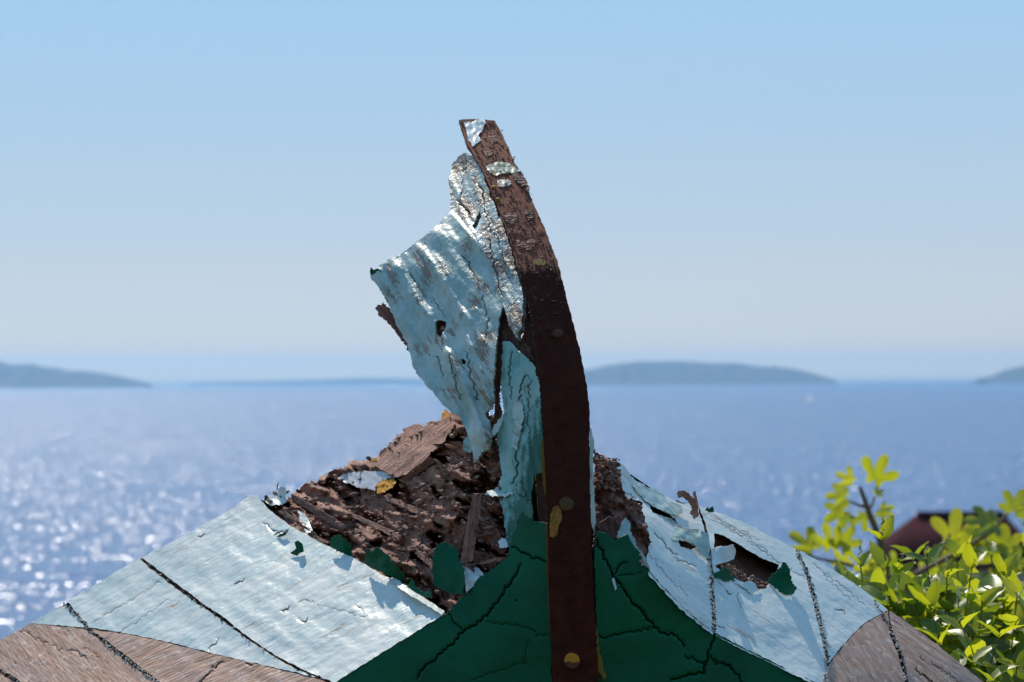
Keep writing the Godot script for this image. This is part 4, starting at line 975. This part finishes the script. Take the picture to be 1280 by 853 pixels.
	for k in shapes.size():
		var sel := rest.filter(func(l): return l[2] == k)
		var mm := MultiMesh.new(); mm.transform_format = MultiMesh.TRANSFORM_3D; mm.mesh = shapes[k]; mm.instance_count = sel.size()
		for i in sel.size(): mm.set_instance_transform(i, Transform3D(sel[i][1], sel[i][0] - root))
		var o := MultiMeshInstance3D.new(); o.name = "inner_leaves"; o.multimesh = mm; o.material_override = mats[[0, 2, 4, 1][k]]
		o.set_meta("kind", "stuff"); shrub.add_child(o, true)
	# the fig behind it
	var figs := [fig_leaf_mesh([[0, 0.72, 0.46], [0.8, 0.64, 0.46], [-0.8, 0.64, 0.46], [1.65, 0.44, 0.55], [-1.65, 0.44, 0.55]], 1), fig_leaf_mesh([[0, 0.75, 0.44], [0.85, 0.68, 0.46], [-0.85, 0.68, 0.46]], 2), fig_leaf_mesh([[0.1, 0.7, 0.48], [0.95, 0.55, 0.5], [-0.8, 0.62, 0.46], [-1.7, 0.4, 0.55]], 3)]
	var FZ := -4500.0
	var froot := at(1110, 853, FZ); froot.y = ground_y(froot.x, froot.z) - 0.05
	var fig := node3("fig_sapling", "slender young fig with lobed yellow green leaves against the sea", "sapling", froot)
	var br := func(line: Array, r0: float, r1: float):
		var pts := []
		for p in line: pts.append(at(p[0], p[1], p[2]))
		put("branch", tube(pts, r0, r1, froot), bark, fig)
	var low := froot + Vector3(0.05, 0, 0)
	put("trunk", tube([low, low.lerp(at(1126, 760, FZ), 0.5) + Vector3(0.06, 0, 0), at(1140, 790, FZ), at(1118, 730, FZ), at(1108, 695, FZ), at(1096, 664, FZ), at(1086, 640, FZ), at(1080, 622, FZ), at(1075, 609, FZ)], 0.014, 0.004, froot), bark, fig)
	br.call([[1083, 634, FZ], [1074, 632, FZ], [1060, 626, FZ + 20]], 0.004, 0.002)
	br.call([[1084, 640, FZ], [1090, 632, FZ], [1094, 622, FZ - 20]], 0.004, 0.002)
	br.call([[1120, 736, FZ], [1150, 715, FZ], [1176, 690, FZ], [1188, 668, FZ - 40]], 0.007, 0.003)
	br.call([[1150, 715, FZ], [1200, 690, FZ + 60], [1240, 665, FZ + 60], [1262, 640, FZ]], 0.006, 0.003)
	br.call([[1108, 700, FZ], [1080, 712, FZ], [1052, 704, FZ], [1030, 700, FZ], [1008, 695, FZ]], 0.006, 0.002)
	# leaf: x, y of its stalk, direction it points (degrees, 90 is up), length in units, shape, tilt, material
	var fl := [[1088, 612, 68, 46, 1, 0.5, 1], [1072, 606, 150, 28, 1, 0.2, 3], [1066, 622, 175, 34, 0, 0.3, 1], [1064, 634, 205, 38, 0, 0.2, 1], [1062, 640, 250, 22, 2, 0.9, 2], [1078, 634, 275, 30, 1, 0.4, 0], [1092, 620, 30, 17, 2, 0.3, 3], [1095, 634, -30, 26, 0, 0.3, 1],
		[1024, 694, 140, 44, 1, 0.2, 1], [1020, 692, 95, 28, 2, 0.5, 1], [1040, 696, 100, 40, 1, 0.5, 1], [1046, 694, 60, 40, 0, 0.3, 1], [1014, 700, 200, 20, 2, 0.5, 2], [1060, 715, 120, 30, 0, 0.2, 3], [1190, 692, 80, 56, 1, 0.2, 3], [1262, 650, 60, 44, 0, 0.3, 1], [1256, 656, 170, 50, 0, 0.8, 2], [1270, 650, 0, 44, 0, 0.7, 1], [1240, 668, 200, 44, 2, 0.6, 0], 
		[1130, 716, 150, 40, 2, 0.5, 0], [1165, 716, 40, 44, 0, 0.3, 1], [1235, 700, 80, 48, 0, 0.3, 0], [1262, 700, 100, 46, 2, 0.4, 1], [1280, 690, 40, 44, 0, 0.2, 3], [1110, 722, 170, 34, 0, 0.4, 3], [1090, 722, 120, 32, 2, 0.3, 1], [1075, 730, 200, 34, 0, 0.6, 3], [1205, 712, 60, 44, 1, 0.3, 1], [1180, 722, 120, 40, 0, 0.3, 0], [1100, 750, 200, 36, 0, 0.6, 1], [1275, 720, 120, 46, 0, 0.4, 2], [1240, 730, 30, 44, 2, 0.4, 1]]
	for l in fl:
		var a := deg_to_rad(l[2])
		var p := at(l[0], l[1], FZ + r.randf_range(-80, 80))
		var scale := U * (D - FZ * U) / D
		var dir := Vector3(cos(a), sin(a), r.randf_range(-0.4, 0.4))
		var face := Vector3(r.randf_range(-0.3, 0.3), l[5] * 1.2, 1.0).normalized()
		var o := put("leaf", figs[l[4]], mats[l[6]], fig)
		o.transform = Transform3D(aim(dir, face, l[3] * scale * 1.05), p - froot)

func house():
	var dist := 95.0
	var c := far_point(1192, 643, dist)
	var gy := ground_y(c.x, c.z) - 0.3
	var o := node3("house", "low house with a dark red roof half hidden by the leaves", "house", Vector3(c.x, gy, c.z))
	var wall := plain(srgb(0.42, 0.36, 0.33), 0.9, false); var roofm := plain(srgb(0.05, 0.016, 0.02), 0.95, false); roofm.metallic_specular = 0.1
	var h := c.y - gy - 1.9
	var w := 6.6; var d := 6.0
	var bm := BoxMesh.new(); bm.size = Vector3(w - 0.5, h, d - 0.5)
	put("wall", bm, wall, o).position = Vector3(0, h / 2, 0)
	var st := SurfaceTool.new(); st.begin(Mesh.PRIMITIVE_TRIANGLES)
	var e := [Vector3(-w / 2, h, d / 2), Vector3(w / 2, h, d / 2), Vector3(w / 2, h, -d / 2), Vector3(-w / 2, h, -d / 2), Vector3(-w * 0.22, h + 1.9, 0), Vector3(w * 0.3, h + 1.9, 0)]
	for f in [[0, 5, 1], [0, 4, 5], [1, 5, 2], [2, 4, 3], [2, 5, 4], [3, 4, 0], [0, 1, 2], [0, 2, 3]]:
		for k in f: st.add_vertex(e[k])
	st.generate_normals()
	var roof := put("roof", st.commit(), roofm, o)
	var ridge := CylinderMesh.new(); ridge.top_radius = 0.09; ridge.bottom_radius = 0.09; ridge.height = w * 0.52; ridge.radial_segments = 8
	var rg := put("ridge_cap", ridge, roofm, roof); rg.position = Vector3(w * 0.04, h + 1.92, 0); rg.rotation.z = PI / 2
	var wm := BoxMesh.new(); wm.size = Vector3(0.8, 1.1, 0.1)
	for x in [-1.4, 1.2]:
		put("window", wm, plain(srgb(0.03, 0.04, 0.05), 0.2, false), o).position = Vector3(x, h - 1.4, d / 2 - 0.24)

func sailing_boat():
	var p := far_point(1012, 503, 2800.0); p.y = SEA_Y
	var o := node3("sailing_boat", "tiny white sailing boat far out on the sea", "sailing boat", p)
	var white := plain(srgb(0.75, 0.75, 0.74), 0.5, false)
	white.backlight_enabled = true; white.backlight = Color(0.8, 0.8, 0.8)
	var st := SurfaceTool.new(); st.begin(Mesh.PRIMITIVE_TRIANGLES)
	var ring := [Vector3(-4.5, 1.1, 0), Vector3(-3, 1.0, 1.3), Vector3(1, 1.0, 1.5), Vector3(4, 1.1, 1.0), Vector3(4, 1.1, -1.0), Vector3(1, 1.0, -1.5), Vector3(-3, 1.0, -1.3)]
	for i in 7:
		var a: Vector3 = ring[i]; var b: Vector3 = ring[(i + 1) % 7]
		var al := Vector3(a.x * 0.8, -0.4, a.z * 0.5); var bl := Vector3(b.x * 0.8, -0.4, b.z * 0.5)
		for v in [a, b, bl, a, bl, al, a, Vector3(0, 1.2, 0), b]: st.add_vertex(v)
	st.generate_normals()
	put("hull", st.commit(), white, o)
	for s in [[Vector3(0.2, 2.0, 0), Vector3(0.2, 11.0, 0), Vector3(4.2, 2.2, 0.8), "mainsail"], [Vector3(-4.2, 1.4, 0), Vector3(-0.1, 10.2, 0), Vector3(-0.4, 1.8, 0.9), "jib"]]:
		st = SurfaceTool.new(); st.begin(Mesh.PRIMITIVE_TRIANGLES)
		var m: Vector3 = (s[0] + s[1] + s[2]) / 3.0 + Vector3(0, 0, 0.4)
		for f in [[s[0], s[1], m], [s[1], s[2], m], [s[2], s[0], m]]:
			for v in f: st.add_vertex(v)
		st.generate_normals()
		put(s[3], st.commit(), white, o)
	put("mast", tube([Vector3(0, 0.8, 0), Vector3(0, 6, 0), Vector3(0, 11.6, 0)], 0.09, 0.05, Vector3.ZERO), white, o)

# ---------------------------------------------------------------- run
func clear_sky() -> ImageTexture:
	# a cloudless sky: pale at the horizon, deeper blue with height, the same all round
	var steps := [[-90.0, Vector3(0.3, 0.36, 0.42)], [-0.01, Vector3(0.3, 0.36, 0.42)], [0.0, Vector3(1.0, 0.8, 0.48)], [0.8, Vector3(0.85, 0.76, 0.58)], [1.7, Vector3(0.69, 0.70, 0.68)], [3.3, Vector3(0.55, 0.65, 0.735)], [6.0, Vector3(0.44, 0.615, 0.79)], [9.5, Vector3(0.365, 0.6, 0.845)], [20.0, Vector3(0.27, 0.5, 0.78)], [45.0, Vector3(0.17, 0.38, 0.68)], [90.0, Vector3(0.12, 0.3, 0.6)]]
	var h := 1024
	var img := Image.create_empty(64, h, false, Image.FORMAT_RGBF)
	for y in h:
		var e := 90.0 - (y + 0.5) / h * 180.0
		var c := Vector3.ZERO
		for k in steps.size() - 1:
			if e >= steps[k][0] and e <= steps[k + 1][0]:
				var t: float = (e - steps[k][0]) / (steps[k + 1][0] - steps[k][0])
				c = steps[k][1].lerp(steps[k + 1][1], t)
		for x in 64: img.set_pixel(x, y, Color(c.x, c.y, c.z))
	return ImageTexture.create_from_image(img)

func _ready():
	rng.seed = 20
	cam = Camera3D.new(); cam.name = "camera"
	cam.fov = FOV; cam.near = 0.05; cam.far = 120000.0
	U = 2.0 * D * tan(deg_to_rad(FOV / 2)) / 853.0
	cam.position = Vector3(0, 1.3, 2.0)
	cam.rotation_degrees = Vector3(0.945, 0, -0.27)
	var att := CameraAttributesPhysical.new()
	att.frustum_focal_length = 12.0 / tan(deg_to_rad(FOV / 2))
	att.frustum_focus_distance = 2.12
	att.exposure_aperture = 13.0
	att.frustum_far = 120000.0
	cam.attributes = att
	add_child(cam); cam.make_current()
	var env := Environment.new()
	env.tonemap_mode = Environment.TONE_MAPPER_LINEAR
	env.tonemap_exposure = 1.0
	env.background_mode = Environment.BG_SKY
	var sm := PanoramaSkyMaterial.new(); sm.panorama = clear_sky()
	var sky := Sky.new(); sky.sky_material = sm; env.sky = sky
	env.volumetric_fog_enabled = true; env.volumetric_fog_density = 0.00005; env.volumetric_fog_albedo = Color(0.58, 0.8, 1.0); env.volumetric_fog_anisotropy = 0.45
	env.sdfgi_enabled = true; env.ssao_enabled = true; env.ssil_enabled = true
	var we := WorldEnvironment.new(); we.environment = env; add_child(we)
	var sun := DirectionalLight3D.new(); sun.name = "sun"
	sun.light_energy = 1.6; sun.light_color = Color(1, 0.96, 0.9); sun.light_angular_distance = 0.5; sun.shadow_enabled = true
	add_child(sun)
	sun.look_at_from_position(Vector3.ZERO, -Vector3(-0.215, 0.67, -0.71), Vector3.UP)
	make_materials()
	setting()
	build_boat()
	plants()
	house()
	sailing_boat()
